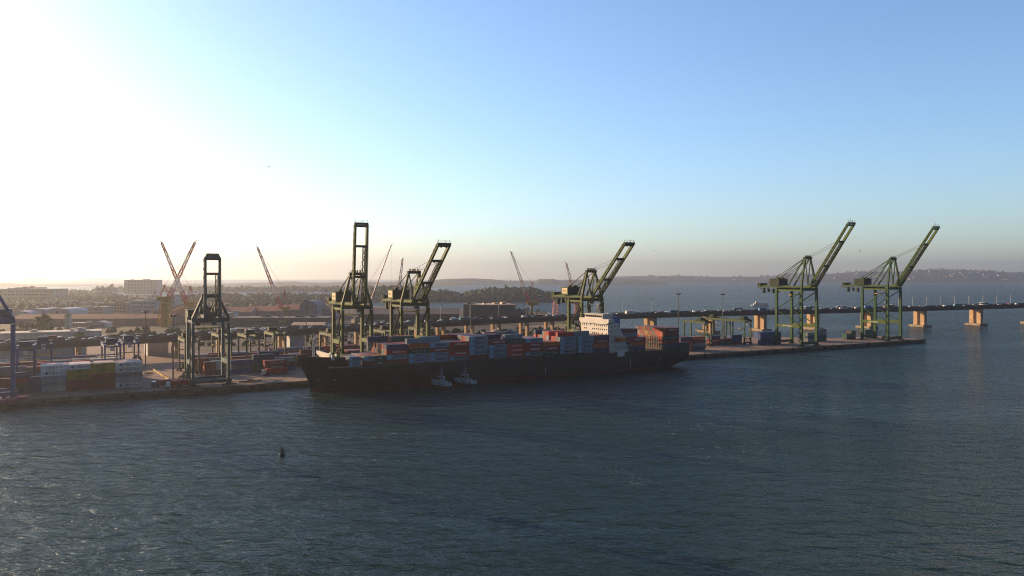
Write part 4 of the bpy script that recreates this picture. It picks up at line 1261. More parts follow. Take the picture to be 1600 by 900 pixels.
# ------------------------------------------------------------------ yard containers
rz_ = random.Random(4)
YG = "containers stacked on the yard"
def stack(px, t, cols, where, L=CL, texts=None, right=False):
    """one column of containers, colours from the ground up"""
    s = s_at(px, t) + L / 2
    for k, c in enumerate(cols):
        w_ = "top" if k == len(cols) - 1 else ("bottom" if k == 0 else ordw(k + 1))
        container(c, G(s, t + CWD / 2, QZ + .02 + k * (CH + .012)), TH, f"{c} container, {w_} of {where}", YG, L, texts[k] if texts else None)
    return s
front = [(63.5, 24.5, ["pale grey", "grey", "light blue", "white", "white"], "the leftmost apron stack", [None, "MSC", "MSC", "HAPAG", "CSAV"]),
         (104.5, 24, ["dark red", "dark red", "mustard", "mustard", "white"], "the white topped mustard stack", [None, None, "MSC", "MSC", "HAPAG"]),
         (142, 23.5, ["dark red", "brown", "dark red", "mustard", "mustard"], "the mustard topped apron stack", [None, None, None, "MSC", "MSC"]),
         (180.5, 22.5, ["white", "pale grey", "grey", "white", "white"], "the white stack nearest the road", ["HAPAG", None, "HAPAG", "HAPAG", "HAPAG"])]
for px, t, cols, where, tx in front:
    s = stack(px, t, cols, where, CL, tx)
    for r in range(1, 6):      # the rows behind; only their tops and ends can be seen
        cc = rz_.choice(["white", "orange", "pale grey", "mustard", "brown"]) if r < 3 else rz_.choice(["white", "pale grey", "orange", "red"])
        container(cc, G(s, t + CWD / 2 + r * 2.52, QZ + .02 + 4 * (CH + .012)), TH, f"{cc} container, top of the {ordw(r)} row behind {where}", YG, weight=top_weight(G(s, t + r * 2.5, 16), CL))
for px, t, cols, where in [(20.5, 24, ["navy", "dark green", "dark red", "navy"], "the short dark stack beside the blue crane leg"), (42, 24, ["navy"] * 3, "the short all navy stack right of the blue crane leg"),
                           (1, 24, ["navy", "dark red", "brown"], "the short brown topped stack behind the blue crane leg")]:
    stack(px, t, cols, where, 6.06)
# blocks further back: (first px, t, bays, rows, tiers, name)
def block(px, t, nb, rows, tiers, where, pal, L=CL, gap=.6, full_front=True):
    s0 = s_at(px, t)
    for b in range(nb):
        h = tiers[b % len(tiers)]
        for r in range(rows):
            hh = max(1, h + (rz_.choice([0, 0, -1]) if r else 0))
            hn = tiers[(b - 1) % len(tiers)] if b else 0
            for k in range(hh):
                if r and k < hh - 1 and not (b == 0 or k >= hn): continue
                if r and b == 0 and k < hh - 2: continue
                c = rz_.choice(pal)
                w_ = "top" if k == hh - 1 else ordw(k + 1) + " up"
                container(c, G(s0 + L / 2 + b * (L + gap), t + CWD / 2 + r * 2.52, QZ + .02 + k * (CH + .012)), TH,
                          f"{c} container {where}, {ordw(b + 1)} bay, {ordw(r + 1)} row, {w_}", YG, L, "auto" if (r == 0 and rz_.random() < .4) else None,
                          None if r == 0 else top_weight(G(s0, t, QZ + hh * CH), L, b == 0 or k >= hn) if k == hh - 1 else .45 * CWD * CH)
PY = ["brown", "dark red", "grey", "navy", "orange", "red", "light blue", "brown"]
block(54, 47, 4, 2, [4, 4, 5, 4], "in line behind the white stacks", ["brown", "grey", "dark red", "pale grey", "brown"])
block(320, 52, 1, 3, [3], "beside the teal crane's left leg", ["orange", "red", "brown"], 6.06)
block(331, 56, 1, 2, [3], "through the teal crane's legs", ["green", "grey", "white"], 6.06)
block(361, 55, 3, 2, [3, 4, 3], "right of teal crane's legs", ["green", "blue", "navy", "brown", "grey"])
block(414, 42, 1, 3, [3], "in red brown stack left of bow", ["brown", "dark red", "red"])
block(292, 76, 3, 2, [3, 3, 3], "in line behind the teal crane", PY)
block(405, 72, 3, 2, [4, 3, 4], "behind the ship's foremast", ["red", "dark red", "grey", "navy", "brown"])
block(1064, 26, 2, 3, [4, 4], "behind the ship's stern", ["red", "navy", "brown", "orange", "red", "grey"])
block(1108, 50, 3, 2, [3, 2, 3], "between the right hand gantries", ["brown", "blue", "navy", "dark red", "red", "green"])
block(1188, 34, 2, 3, [4, 4], "in blue block behind first end crane", ["blue", "navy", "blue", "blue"])
block(1262, 36, 2, 2, [3, 4], "right of first end crane's legs", ["green", "navy", "navy", "grey", "dark green"])
block(1323, 34, 2, 2, [2, 3], "in block left of last crane", ["green", "green", "brown", "green"], 6.06)
block(1352, 34, 1, 2, [3], "behind the last crane's legs", ["grey", "navy", "green"])
# the many small stacks deep in the yard: one mass
far_b = MB()
fcols = list(CC)
fidx = {c: i for i, c in enumerate(fcols)}
def mass(px, px1, t, rows, tmax, pal, L=CL):
    s0 = s_at(px, t)
    for b in range(max(1, int((s_at(px1, t) - s0) / (L + .6)))):
        for r in range(rows):
            for k in range(rz_.randint(max(1, tmax - 2), tmax)):
                p = G(s0 + L / 2 + b * (L + .6), t + CWD / 2 + r * 2.52, 0)
                q = MB().box(-L / 2, L / 2, -CWD / 2, CWD / 2, 0, CH)
                z = QZ + .02 + k * (CH + .01)
                far_b.add([(p.x + CU * x - SU * y, p.y + SU * x + CU * y, z + zz) for x, y, zz in q.v], [tuple(f) for f in q.f], fidx[rz_.choice(pal)])
W3 = PY + ["white", "grey"]
mass(-260, 64, 48, 5, 4, PY); mass(-260, -30, 24, 4, 4, PY); mass(-260, 214, 72, 6, 4, W3); mass(-260, 206, 98, 6, 3, W3); mass(-220, 196, 122, 6, 3, ["white", "pale grey", "grey", "brown"])
mass(296, 455, 98, 6, 3, PY); mass(455, 690, 76, 5, 3, PY); mass(420, 660, 118, 4, 3, PY); mass(640, 905, 94, 5, 3, PY); mass(690, 900, 62, 4, 3, PY); mass(1000, 1060, 60, 5, 3, ["red", "orange", "brown", "navy"]); mass(600, 760, 58, 3, 2, PY)
pending.sort(key=lambda q: -q[0])
for wgt, col, p, rz, label, group, L, text in pending[:288]: make_container(col, p, rz, label, group, L, text)
for wgt, col, p, rz, label, group, L, text in pending[288:]:
    q = MB().box(-L / 2, L / 2, -CWD / 2, CWD / 2, 0, CH)
    far_b.add([(p.x + CU * x - SU * y, p.y + SU * x + CU * y, p.z + zz) for x, y, zz in q.v], [tuple(f) for f in q.f], fidx[col])
print("queued containers", len(pending))
fo = far_b.build("container_stacks", [M("container_" + c.replace(" ", "_"), CC[c], 0.55, 0, 0.3, 0.5, 0.35, 0.14, spec=0.3) for c in fcols])
tag(fo, "mixed coloured containers deep in the stacks of the yard and ship", "containers", kind="stuff")

# ------------------------------------------------------------------ ship to shore cranes
def sts(label, px, t0, g, w, zg, za, L, alpha, back, mats, braces=True, portal=20.0, bw_=7.0, house=True, sign=None, beam_text=None, style='A', lw=1.9):
    main, dark, light = mats
    s = s_at(px, t0)
    root = thing("quay_crane", label, "crane", G(s, t0, QZ), TH, "quay cranes along the berth")
    zg, za = zg - QZ, za - QZ
    hw, hb_ = w / 2, bw_ / 2
    for sx in (-1, 1):
        for y in (0, g):
            b = MB(); b.bar((sx * hw, y, 2.6), (sx * hw, y, zg + (1.0 if y == 0 else 0.6)), lw * .95, lw * 1.25, 0, lw * .85, lw)
            lg = b.build("leg", main, root)
            if y == 0 and sx == -1:
                ld = MB()
                n = int((zg - 3) / 3.2)
                for k in range(n):
                    z = 3 + k * 3.2; a0, a1 = ((.2, 2.6) if k % 2 == 0 else (2.6, .2))
                    ld.bar((sx * hw - 1.1, a0, z), (sx * hw - 1.1, a1, z + 3.2), .5, .12); ld.box(sx * hw - 1.5, sx * hw - .8, a1 - .5, a1 + .5, z + 3.15, z + 3.25)
                ld.build("stair", dark, lg)
    for y in (0, g):
        b = MB(); b.box(-hw - 1.6, hw + 1.6, y - .75, y + .75, 2.0, 3.9); b.build("sill_beam", main, root)
        for sx in (-1, 1):
            bg_ = MB()
            for x in (-2.6, -.9, .9, 2.6):
                bg_.tube((sx * hw + x, y - .3, .45), (sx * hw + x, y + .3, .45), .42, 10)
            bg_.box(sx * hw - 3.4, sx * hw + 3.4, y - .5, y + .5, .7, 1.2); bg_.prism([(sx * hw - 2.4, 1.2), (sx * hw + 2.4, 1.2), (sx * hw + .8, 2.0), (sx * hw - .8, 2.0)], y - .5, y + .5)
            bg_.box(sx * hw + 3.4 * sx, sx * hw + 4.2 * sx, y - .3, y + .3, .6, 1.1) if sx > 0 else bg_.box(sx * hw - 4.2, sx * hw - 3.4, y - .3, y + .3, .6, 1.1)
            bg_.build("bogie", dark, root)
        b = MB(); b.box(-hw - .6, hw + .6, y - .7, y + .7, zg + .2, zg + 2.1)
        b.build("cross_beam", main, root)
    for sx in (-1, 1):
        b = MB(); b.bar((sx * hw, .7, portal), (sx * hw, g - .7, portal), 1.5, 2.3); b.rail((sx * hw, .7, portal + 1), (sx * hw, g - .7, portal + 1))
        pb = b.build("portal_beam", light, root)
        if beam_text and sx == -1: letter(beam_text, 1.45, WTX, pb, (-hw - .78, g * .55, portal), '-x')
        if braces:
            zt = portal
            for (ya, z0, yb, z1) in ((g, portal + 2 if style == 'A' else portal + 14, 0.0, zg - 1.0), (g, portal - 9 if style == 'A' else portal + 12, 0.0, portal - 1 if style == 'A' else portal + 1)):
                b = MB(); b.tube((sx * hw, ya - .6, z0), (sx * hw, yb + .6, z1), .42, 8); b.build("brace", main, root)
        b = MB(); b.bar((sx * hw, .6, zg + .2), (sx * hw, g - .6, zg + .2), .8, 1.2); b.build("top_beam", light, root)
    # fixed girders with walkway
    for sx in (-1, 1):
        b = MB(); b.box(sx * hb_ - .5, sx * hb_ + .5, -3.2, g + back, zg + 2.15, zg + 3.7); gd = b.build("girder", light, root)
        wk = MB(); x = sx * (hb_ + 1.2); wk.box(min(x, x + sx * .9), max(x, x + sx * .9), -3, g + back, zg + 2.3, zg + 2.4); wk.rail((x + sx * .85, -3, zg + 2.4), (x + sx * .85, g + back, zg + 2.4)); wk.build("walkway", dark, gd)
    b = MB()
    for y in (g + back - .6, g + back * .5): b.box(-hb_ + .5, hb_ - .5, y - .4, y + .4, zg + 2.3, zg + 3.5)
    b.box(-hb_ - 1.5, hb_ + 1.5, g + back - 3.5, g + back + 1.2, zg + 1.2, zg + 1.5); b.rail((-hb_ - 1.5, g + back + 1.2, zg + 1.5), (hb_ + 1.5, g + back + 1.2, zg + 1.5)); b.rail((-hb_ - 1.5, g + back - 3.5, zg + 1.5), (-hb_ - 1.5, g + back + 1.2, zg + 1.5))
    for y in (g + back - 3, g + back - 1): b.box(-hb_ - 1.2, hb_ + .8, y, y + .8, zg + 3.7, zg + 5.8)
    b.build("back_platform", light, root)
    for k, y in enumerate(np.linspace(g + 4, g + back - 6, 4)):
        hg_ = MB(); hg_.box(-hb_ - .8, -hb_ + 1.5, y - .7, y + .7, zg - 1.8 - (k % 2), zg + 1.2); hg_.bar((-hb_ + .3, y, zg + 1.2), (-hb_ + .3, y, zg + 2.3), .2)
        hg_.build("cable_tray", dark, root)
    hz0, hx = (3.9, 5.4) if style != 'T' else (-1.2, 8.6)
    # machinery house
    y0, y1 = (g + 5.5, g + 13.5) if style == 'A' else (g + 1, g + 11)
    if style == 'T': y0, y1 = g + 1.5, g + 10
    hz1 = hz0 + (5.3 if style != 'T' else 6.8)
    mh = MB(); mh.box(-hx, hx, y0, y1, zg + hz0, zg + hz1); mh.box(-hx - .3, hx + .3, y0 - .3, y1 + .3, zg + hz1, zg + hz1 + .3)
    for k in range(8): mh.box(-hx + k * hx * .28, -hx + .12 + k * hx * .28, y0 - .06, y0, zg + hz0 + .1, zg + hz1 - .1)
    mh.rail((-hx - .2, y0 - .2, zg + hz1 + .3), (hx + .2, y0 - .2, zg + hz1 + .3)); mh.box(-3, -1, y0 + 2, y0 + 4, zg + hz1 + .3, zg + hz1 + 1.6); mh.box(1, 3.5, y0 + 2, y0 + 5, zg + hz1 + .3, zg + hz1 + 1.3)
    ho = mh.build("machinery_house", dark, root)
    if sign:
        sg = MB(); sg.box(-5.52, -5.42, y0 + 1.2, y1 - 1.2, zg + 5.0, zg + 8.7); sgo = sg.build("sign_panel", TAN, ho)
        letter(sign, 1.7, DKTXT, sgo, (-5.55, (y0 + y1) / 2, zg + 6.8), '-x')
        sd = MB(); sd.box(-5.46, -5.40, y0 + .1, y1 - .1, zg + 4.1, zg + 9.1); sd.build("end_wall", light, ho)
    # A frame
    ay = 1.2
    ax = 3.2 if style != 'T' else 3.6
    af = MB()
    for sx in (-1, 1):
        af.bar((sx * hw, 0, zg + 2.0), (sx * ax, ay, za), 1.5, 1.4, 0, 1.1, 1.1)
        af.bar((sx * (hb_ + .2), g * .72, zg + 3.7), (sx * ax, ay + .6, za), .9, .9)
        af.bar((sx * ax, ay, za - .5), (0, 1.0, zg + 4), .6)
        zz = zg + (za - zg) * .5
        af.box(sx * (hw + ax) / 2 - 1.2, sx * (hw + ax) / 2 + 1.2, ay - 1.4, ay - .4, zz, zz + .12); af.rail((sx * (hw + ax) / 2 - 1.2, ay - 1.4, zz + .1), (sx * (hw + ax) / 2 + 1.2, ay - 1.4, zz + .1), n=2)
    af.build("a_frame", main, root)
    ap = MB(); ap.box(-ax - .9, ax + .9, ay - 1.1, ay + 1.1, za - .9, za + .8); ap.rail((-ax - 1.2, ay - 1.2, za + .8), (ax + 1.2, ay - 1.2, za + .8))
    for x in (-2.4, -.6, .6, 2.4): ap.tube((x - .2, ay, za + 1.2), (x + .2, ay, za + 1.2), 1.0, 12)
    ap.tube((ax + .5, ay, za + .8), (ax + .5, ay, za + 3.2), .08, 5)
    ap.build("apex_beam", dark, root)
    for sx in (-1, 1):
        for yb in (g + 8 if style != 'B' else g + 3, g + back * .72):
            b = MB(); b.tube((sx * ax, ay + .5, za), (sx * (hb_ - .2), yb, zg + 3.8 if yb > y1 or style == 'T' else zg + 9.4), .26, 6); b.build("backstay", main, root)
    # boom
    hinge = Vector((0, -3.4, zg + 2.9))
    dv = Vector((0, -math.cos(R(alpha)), math.sin(R(alpha))))
    nv = Vector((0, math.sin(R(alpha)), math.cos(R(alpha))))
    bm_ = MB()
    for sx in (-1, 1):
        o_ = Vector((sx * hb_, 0, 0))
        bm_.bar(hinge + o_, hinge + o_ + dv * L, 1.35, 2.3, 0, 1.2, 1.8)
    bo = bm_.build("boom", light, root)
    for f in (.02, .34, .72, .97):
        cb = MB()
        c = hinge + dv * (L * f)
        cb.bar(c + Vector((-hb_ + .45, 0, 0)), c + Vector((hb_ - .45, 0, 0)), 1.2, 1.3)
        for x in (-1.5, 1.5): cb.tube(c + Vector((x, -.3, 0)) - nv * .9, c + Vector((x, .3, 0)) - nv * .9, .5, 8)
        cb.build("boom_cross_beam", dark, bo)
    wk = MB()
    for sx in (1,):
        a0, a1 = hinge + Vector((sx * (hb_ - 1.3), 0, 0)), hinge + Vector((sx * (hb_ - 1.3), 0, 0)) + dv * (L * .72)
        wk.lattice(a0 + nv * .3, a1 + nv * .3, 1.3, 1.3, int(L / 2.6), .22, .16)
    n = int(L / 4)
    for xx in (-hb_ - .7, hb_ + 1.2): wk.bar(hinge + Vector((xx, 0, .2)), hinge + dv * (L * .98) + Vector((xx, 0, .2)), .12)
    for k in range(n):
        c = hinge + dv * (L * (k + .5) / n)
        wk.box(-hb_ - .9, -hb_ - .5, c.y - .12, c.y + .12, c.z - .1, c.z + 1.0)
        wk.bar(c + Vector((hb_ + .5, 0, 0)), c + Vector((hb_ + 1.2, 0, .4)), .12)
    wk.build("boom_walkway", dark, bo)
    tp = MB(); c = hinge + dv * L
    if style == 'T':
        tp.prism([(-hb_ - .6, c.z - .8), (hb_ + .6, c.z - .8), (hb_ - .6, c.z + 1.9), (-hb_ + .6, c.z + 1.9)], c.y - .9, c.y + .9)
    else:
        tp.bar(c + Vector((-hb_ - .5, 0, 0)), c + Vector((hb_ + .5, 0, 0)), 1.5, 1.2)
        p_, q_ = c + Vector((-hb_ - .6, 0, .5)), c + Vector((hb_ + .6, 0, .5))
        tp.rail(p_, q_, 1.3);
        for x in (-hb_, hb_ * .3, hb_): tp.tube(c + Vector((x, 0, .4)), c + Vector((x, 0, .4)) + Vector((0, 0, 2.0)), .1, 5)
        tp.tube(c, c + Vector((-1.5, .4, 4.0)) if style == 'B' else c + Vector((0, 0, 1.8)), .1, 5)
    tp.build("boom_tip", main if style == 'T' else dark, bo)
    for sx in (-1, 1):
        b = MB(); b.tube((sx * ax * .8, ay - .6, za + .6), hinge + Vector((sx * hb_, 0, 0)) + dv * (L * .7) + nv * .8, .09, 5); b.tube((sx * ax * .5, ay - .6, za + 1.0), hinge + Vector((sx * (hb_ - .6), 0, 0)) + dv * (L * .71) + nv * .8, .06, 5); b.build("forestay", CABLE, root)
    # trolley, cab, spreader parked near the portal
    ty = g * .55
    tr = MB(); tr.box(-hb_ + .6, hb_ - .6, ty - 3, ty + 3, zg + .9, zg + 2.0)
    for x in (-2, 2):
        for y in (ty - 1.6, ty + 1.6): tr.tube((x, y, zg + .9), (x, y, zg - 3), .05, 4)
    tro = tr.build("trolley", dark, root)
    sb = MB(); sb.box(-6.1, 6.1, ty - .35, ty + .35, zg - 3.9, zg - 3.3)
    for x in (-6.0, 5.6):
        sb.box(x, x + .4, ty - 1.2, ty + 1.2, zg - 4.1, zg - 3.3)
    sb.build("spreader", YELLOW, tro)
    ca = MB(); ca.box(hb_ - 2.6, hb_ - .4, ty - 6, ty - 3.3, zg - 2.2, zg + .4); cab = ca.build("operator_cab", WHITE, root)
    cg = MB(); cg.box(hb_ - 2.65, hb_ - .35, ty - 6.06, ty - 4.2, zg - 1.5, zg - .2); cg.build("cab_window", GLASS, cab)
    fl_ = MB()
    for x in (-hw, hw):
        for y in (-.9, g + .9): fl_.box(x - .6, x + .6, y - .2, y + .2, zg - .6, zg + .1)
    fl_.build("floodlights", PALE, root)
    return root
GA = (GREEN, DKGREEN, GREEN2)
GB = (GREENB, DKGREEN, GREEN2)
TT = (TEAL, DKTEAL, TEAL)
BL = (BLUEP, DKBLUE, BLUEP)
sts("blue quay crane cut by the left edge of the frame", -18, 3.2, 15.2, 18.6, 38.5, 52, 44, 84, 20, BL, style='T', portal=12, braces=False, bw_=5.6, lw=1.8)
sts("teal quay crane seen end on with its boom raised upright", 329.5, 3.2, 15.2, 17.5, 36.5, 50, 30.5, 88.5, 14, TT, style='T', portal=12.5, braces=False, bw_=7.0, lw=1.6)
sts("green quay crane with its boom raised nearly vertical behind the bow", 557.7, 3.2, 15.0, 17.2, 41.5, 61.5, 45.3, 85.5, 24, GA, sign="libra")
sts("green quay crane with tilted boom just right of the upright boom crane", 648, 3.2, 15.0, 17.0, 42.5, 62.5, 48.6, 41.8, 26, GA, sign="libra")
sts("green quay crane with tilted boom beside the ship's white bridge", 925, 3.2, 15.0, 17.0, 43.3, 63.5, 50, 44, 27, GA, sign="libra")
sts("tall green quay crane near the pier end, left of the last crane", 1264, 4, 25, 18.5, 48.5, 75, 61.5, 54, 25, GB, style='B', portal=16.5, beam_text="Libra Terminais")
sts("last green quay crane on the pier, nearest the pier tip", 1397, 4, 25, 18.5, 48.5, 75.5, 61.5, 55, 25, GB, style='B', portal=16.5, beam_text="Libra Terminais")

# ------------------------------------------------------------------ yard gantry cranes
def rtg(label, px, t, mats, span=23.5, h=20.0, wb=7.4, trol=.5):
    main, dark = mats
    root = thing("yard_gantry_crane", label, "gantry crane", G(s_at(px, t), t, QZ), TH, "rubber tyred gantry cranes in the yard")
    for y in (0, span):
        for sx in (-1, 1):
            b = MB(); b.bar((sx * wb / 2, y, 1.8), (sx * wb / 2, y, h - 1), .85, 1.1); b.build("leg", main, root)
        b = MB(); b.box(-wb / 2 - 1, wb / 2 + 1, y - .5, y + .5, 1.2, 2.0); b.build("sill_beam", main, root)
        b = MB(); b.bar((-wb / 2, y, h - .6), (wb / 2, y, h - .6), .7); b.build("end_beam", main, root)
        b = MB(); b.bar((-wb / 2, y, 5), (wb / 2, y, 5), .5); b.bar((-wb / 2, y, 5), (0, y, 1.8), .35); b.bar((wb / 2, y, 5), (0, y, 1.8), .35); b.build("tie_beam", main, root)
        for sx in (-1, 1):
            wl_ = MB()
            for x in (-.9, .9): wl_.tube((sx * wb / 2 + x, y - .35, .75), (sx * wb / 2 + x, y + .35, .75), .75, 12)
            wl_.build("wheel_set", RUBBER, root)
    for sx in (-1, 1):
        b = MB(); b.box(sx * wb / 2 - .55, sx * wb / 2 + .55, -1, span + 1, h - 1.1, h + .6); b.rail((sx * (wb / 2 + .9), -1, h + .6), (sx * (wb / 2 + .9), span + 1, h + .6)); b.build("girder", main, root)
    ty = span * trol
    b = MB(); b.box(-4.2, 4.2, ty - 3, ty + 3, h + .6, h + 1.4); b.box(-3, 2.0, ty - 2, ty + 2.2, h + 1.4, h + 3.4); b.box(1.6, 2.6, ty - 2, ty, h + 1.4, h + 2.6)
    for x in (-1.6, 1.6):
        for y in (ty - 1, ty + 1): b.tube((x, y, h + .6), (x, y, h - 6), .05, 4)
    tro = b.build("trolley", dark, root)
    b = MB(); b.box(-6, 6, ty - .3, ty + .3, h - 6.7, h - 6.2); b.box(-6, -5.6, ty - 1.2, ty + 1.2, h - 6.8, h - 6.2); b.box(5.6, 6, ty - 1.2, ty + 1.2, h - 6.8, h - 6.2); b.build("spreader", YELLOW, tro)
    b = MB(); b.box(-1.1, 1.1, ty - 5, ty - 2.7, h - 3.2, h - .6); b.build("operator_cab", WHITE, root)
    b = MB(); b.box(-2.2, 2.2, span + .6, span + 2.4, 2.0, 4.4); b.build("generator", dark, root)
    return root
RB, RG = (BLUEP, DKBLUE), (M("gantry_green_paint", (0.045, 0.08, 0.03), .7, 0, .35, .4, .25), DKGREEN)
rtg("blue yard gantry close to the blue quay crane leg", 40, 46, RB, trol=.3)
rtg("blue yard gantry between the large tree and the white stacks", 68, 70, RB, trol=.6)
rtg("blue yard gantry behind the white stack nearest the yard road", 176, 46, RB, trol=.35)
rtg("blue yard gantry at the bridge edge left of the tall light mast", 205, 62, RB, trol=.5)
rtg("pale green yard gantry just left of the upright teal crane", 300, 62, RG, trol=.7)
rtg("pale green yard gantry seen between the teal crane's legs", 352, 92, RG, trol=.4)
rtg("pale green yard gantry just right of the teal crane", 395, 78, RG, trol=.3)
rtg("pale green yard gantry second to the right of the teal crane", 437, 88, RG, trol=.75)
rtg("pale green yard gantry behind the legs of the upright boom crane", 527, 62, RG, trol=.5)
rtg("pale green yard gantry between the two cranes at the bow", 610, 72, RG, trol=.4)
rtg("pale green yard gantry behind the third quay crane's legs", 668, 80, RG, trol=.6)
rtg("pale green yard gantry behind the crane at the ship's white bridge", 905, 62, RG, trol=.5)
rtg("green yard gantry behind the ship's stern, left of the pair", 1106, 44, RG, trol=.3)
rtg("green yard gantry left of the first end crane, right of the pair", 1168, 44, RG, trol=.15)
rtg("green yard gantry half hidden between the right hand pair", 1140, 66, RG, trol=.8)

# ------------------------------------------------------------------ shipyard jib cranes
def jib_crane(label, px, depth, ht, tip_px, tip_y, w_t=7.0, house_w=8.0, apex=14.0, col=YELLOW, jmat=(REDP, WHITE), solid=False, tower='lattice', dtip=0.0, hook=None, foot_off=3.0):
    p = at(px, depth=depth)
    tip = at(tip_px, z=0, depth=depth + dtip); tip.z = zat(tip_y, depth + dtip)
    d = Vector((tip.x - p.x, tip.y - p.y, 0))
    rz = math.atan2(d.y, d.x)
    root = thing("jib_crane", label, "crane", (p.x, p.y, QZ), rz, "shipyard jib cranes")
    b = MB()
    if tower == 'lattice':
        b.lattice((0, 0, 0), (0, 0, ht), w_t * 1.25, w_t * .8, 4, .8, .4); b.box(-w_t * .35, w_t * .35, -w_t * .35, w_t * .35, 0, ht * .98)
    else:
        b.tube((0, 0, 0), (0, 0, ht), w_t * .28, 10)
        for a in range(4): b.bar((math.cos(a * 1.57 + .7) * w_t * .7, math.sin(a * 1.57 + .7) * w_t * .7, 0), (0, 0, ht * .75), .8)
    b.build("tower", col, root)
    h = MB(); h.tube((0, 0, ht), (0, 0, ht + 1.2), house_w * .38, 14); h.box(-house_w * .75, house_w * .55, -house_w * .4, house_w * .4, ht + 1.2, ht + 6.2); h.box(-house_w * .8, house_w * .6, -house_w * .45, house_w * .45, ht + 6.2, ht + 6.5)
    ho = h.build("machinery_house", col, root)
    for k in range(3):
        g = MB(); x = -house_w * .5 + k * house_w * .33; g.box(x, x + 1.2, -house_w * .4 - .06, -house_w * .4 + .02, ht + 3, ht + 4.4); g.build("window", GLASS, ho)
    c = MB(); c.box(house_w * .55, house_w * .55 + 2, -1.3, 1.3, ht + 2, ht + 4.6); c.build("operator_cab", col, root)
    za = ht + 6.5 + apex
    a = MB()
    for sy in (-1, 1):
        a.bar((house_w * .45, sy * house_w * .32, ht + 6.4), (-.5, sy * .8, za), .5); a.bar((-house_w * .65, sy * house_w * .32, ht + 6.4), (-.5, sy * .8, za), .5)
        a.bar((house_w * .2, sy * house_w * .2, ht + 6.5 + apex * .45), (-house_w * .4, sy * house_w * .2, ht + 6.5 + apex * .45), .3)
    a.tube((-.5, -1.3, za + .3), (-.5, 1.3, za + .3), .8, 10)
    a.build("a_frame", jmat[0] if jmat[0] is not CABLE else col, root)
    foot = Vector((foot_off, 0, ht + 2.5))
    tl = Vector((d.length, 0, tip.z - QZ))
    n = max(8, int((tl - foot).length / 4.5))
    jb = MB()
    if solid:
        for k in range(11): jb.tube(foot.lerp(tl, k / 11), foot.lerp(tl, (k + 1) / 11), 1.15 - .05 * k, 10, k % 2, r2=1.15 - .05 * (k + 1))
    else:
        jb.lattice(foot, tl, 4.0, 1.7, n, .58, .34, m=lambda k: (0 if (k * 5 // n) % 2 == 0 else 1))
    jib = jb.build("jib", list(jmat), root)
    jh = MB(); jh.bar(tl, tl + (tl - foot).normalized() * 2.5 + Vector((1.2, 0, .2)), .6); jh.tube(tl + Vector((0, -.5, 0)), tl + Vector((0, .5, 0)), .8, 10); jh.build("jib_head", jmat[0], jib)
    pt = MB()
    for sy in (-.7, .7): pt.tube((-.5, sy, za + .4), foot.lerp(tl, .93) + Vector((0, sy, .8)), .09, 5)
    pt.build("pendant", jmat[0], root)
    hk = MB(); zh = (hook if hook is not None else tl.z * .45)
    hk.tube(tl + Vector((.8, 0, 0)), Vector((tl.x + .8, 0, zh)), .06, 4); hk.box(tl.x + .3, tl.x + 1.3, -.5, .5, zh - 1.6, zh); hk.build("hook", CABLE, root)
    return root
PK = (REDP, WHITE)
PP = (PINKW, WHITE)
jib_crane("yellow jib crane on a lattice tower, its red and white jib leaning right", 258, 900, 28, 304.5, 379, w_t=10, house_w=10.5, apex=12, jmat=(M("jib_pink", (0.55, 0.09, 0.09), .6, 0, .3, .5), WHITE), hook=40)
jib_crane("yellow jib crane whose pink jib leans left across the other jib", 297, 960, 20, 252.5, 379, w_t=9, house_w=9, apex=18, jmat=PK, hook=36)
jib_crane("yellow jib crane with red and white jib right of the teal crane", 444, 1060, 10, 402.5, 387, w_t=8, house_w=9.5, apex=22, jmat=PK, hook=35)
jib_crane("jib crane with a solid red and white banded boom beside the upright boom crane", 572, 1080, 12, 611, 384, w_t=8, house_w=9, apex=22, jmat=PK, solid=True, hook=24)
jib_crane("small pink lattice jib crane behind the third quay crane", 618, 1180, 14, 629, 405, w_t=8, house_w=8, apex=14, jmat=PP, col=PINKW, hook=30)
jib_crane("yellow jib crane beside the dark shed, red jib leaning left", 831, 1085, 17, 799, 394.5, w_t=6, house_w=10.5, apex=24, jmat=PK, tower='post', hook=52)
jib_crane("pink lattice jib crane behind the crane at the ship's white bridge", 903, 1120, 16, 885, 412, w_t=8, house_w=8, apex=10, jmat=PP, col=PINKW, hook=40)
jib_crane("tiny distant red jib crane on the lagoon shore", 512, 1480, 6, 509.5, 453, w_t=5, house_w=6, apex=5, jmat=PP, col=PINKW, hook=10)
# lattice tower and yellow boom lying by the water
lt = thing("lattice_tower", "pinkish lattice tower at the water's edge left of the ship's white bridge", "tower", xy(at(868, depth=1090)) + (QZ,), 0.3)
MB().lattice((0, 0, 0), (0, 0, 24), 7, 4.5, 6, .6, .35).build("mast", PINKW, lt)
yb = thing("boom_section", "yellow crane boom lying slanted beside the water", "crane boom", xy(at(838, depth=1080)) + (QZ,), 0.0)
MB().lattice((0, 0, 12), (24, 0, 3), 3, 1.6, 8, .5, .3).bar((1, 0, 0), (1, 0, 12), 1.5).build("boom", YELLOW, yb)

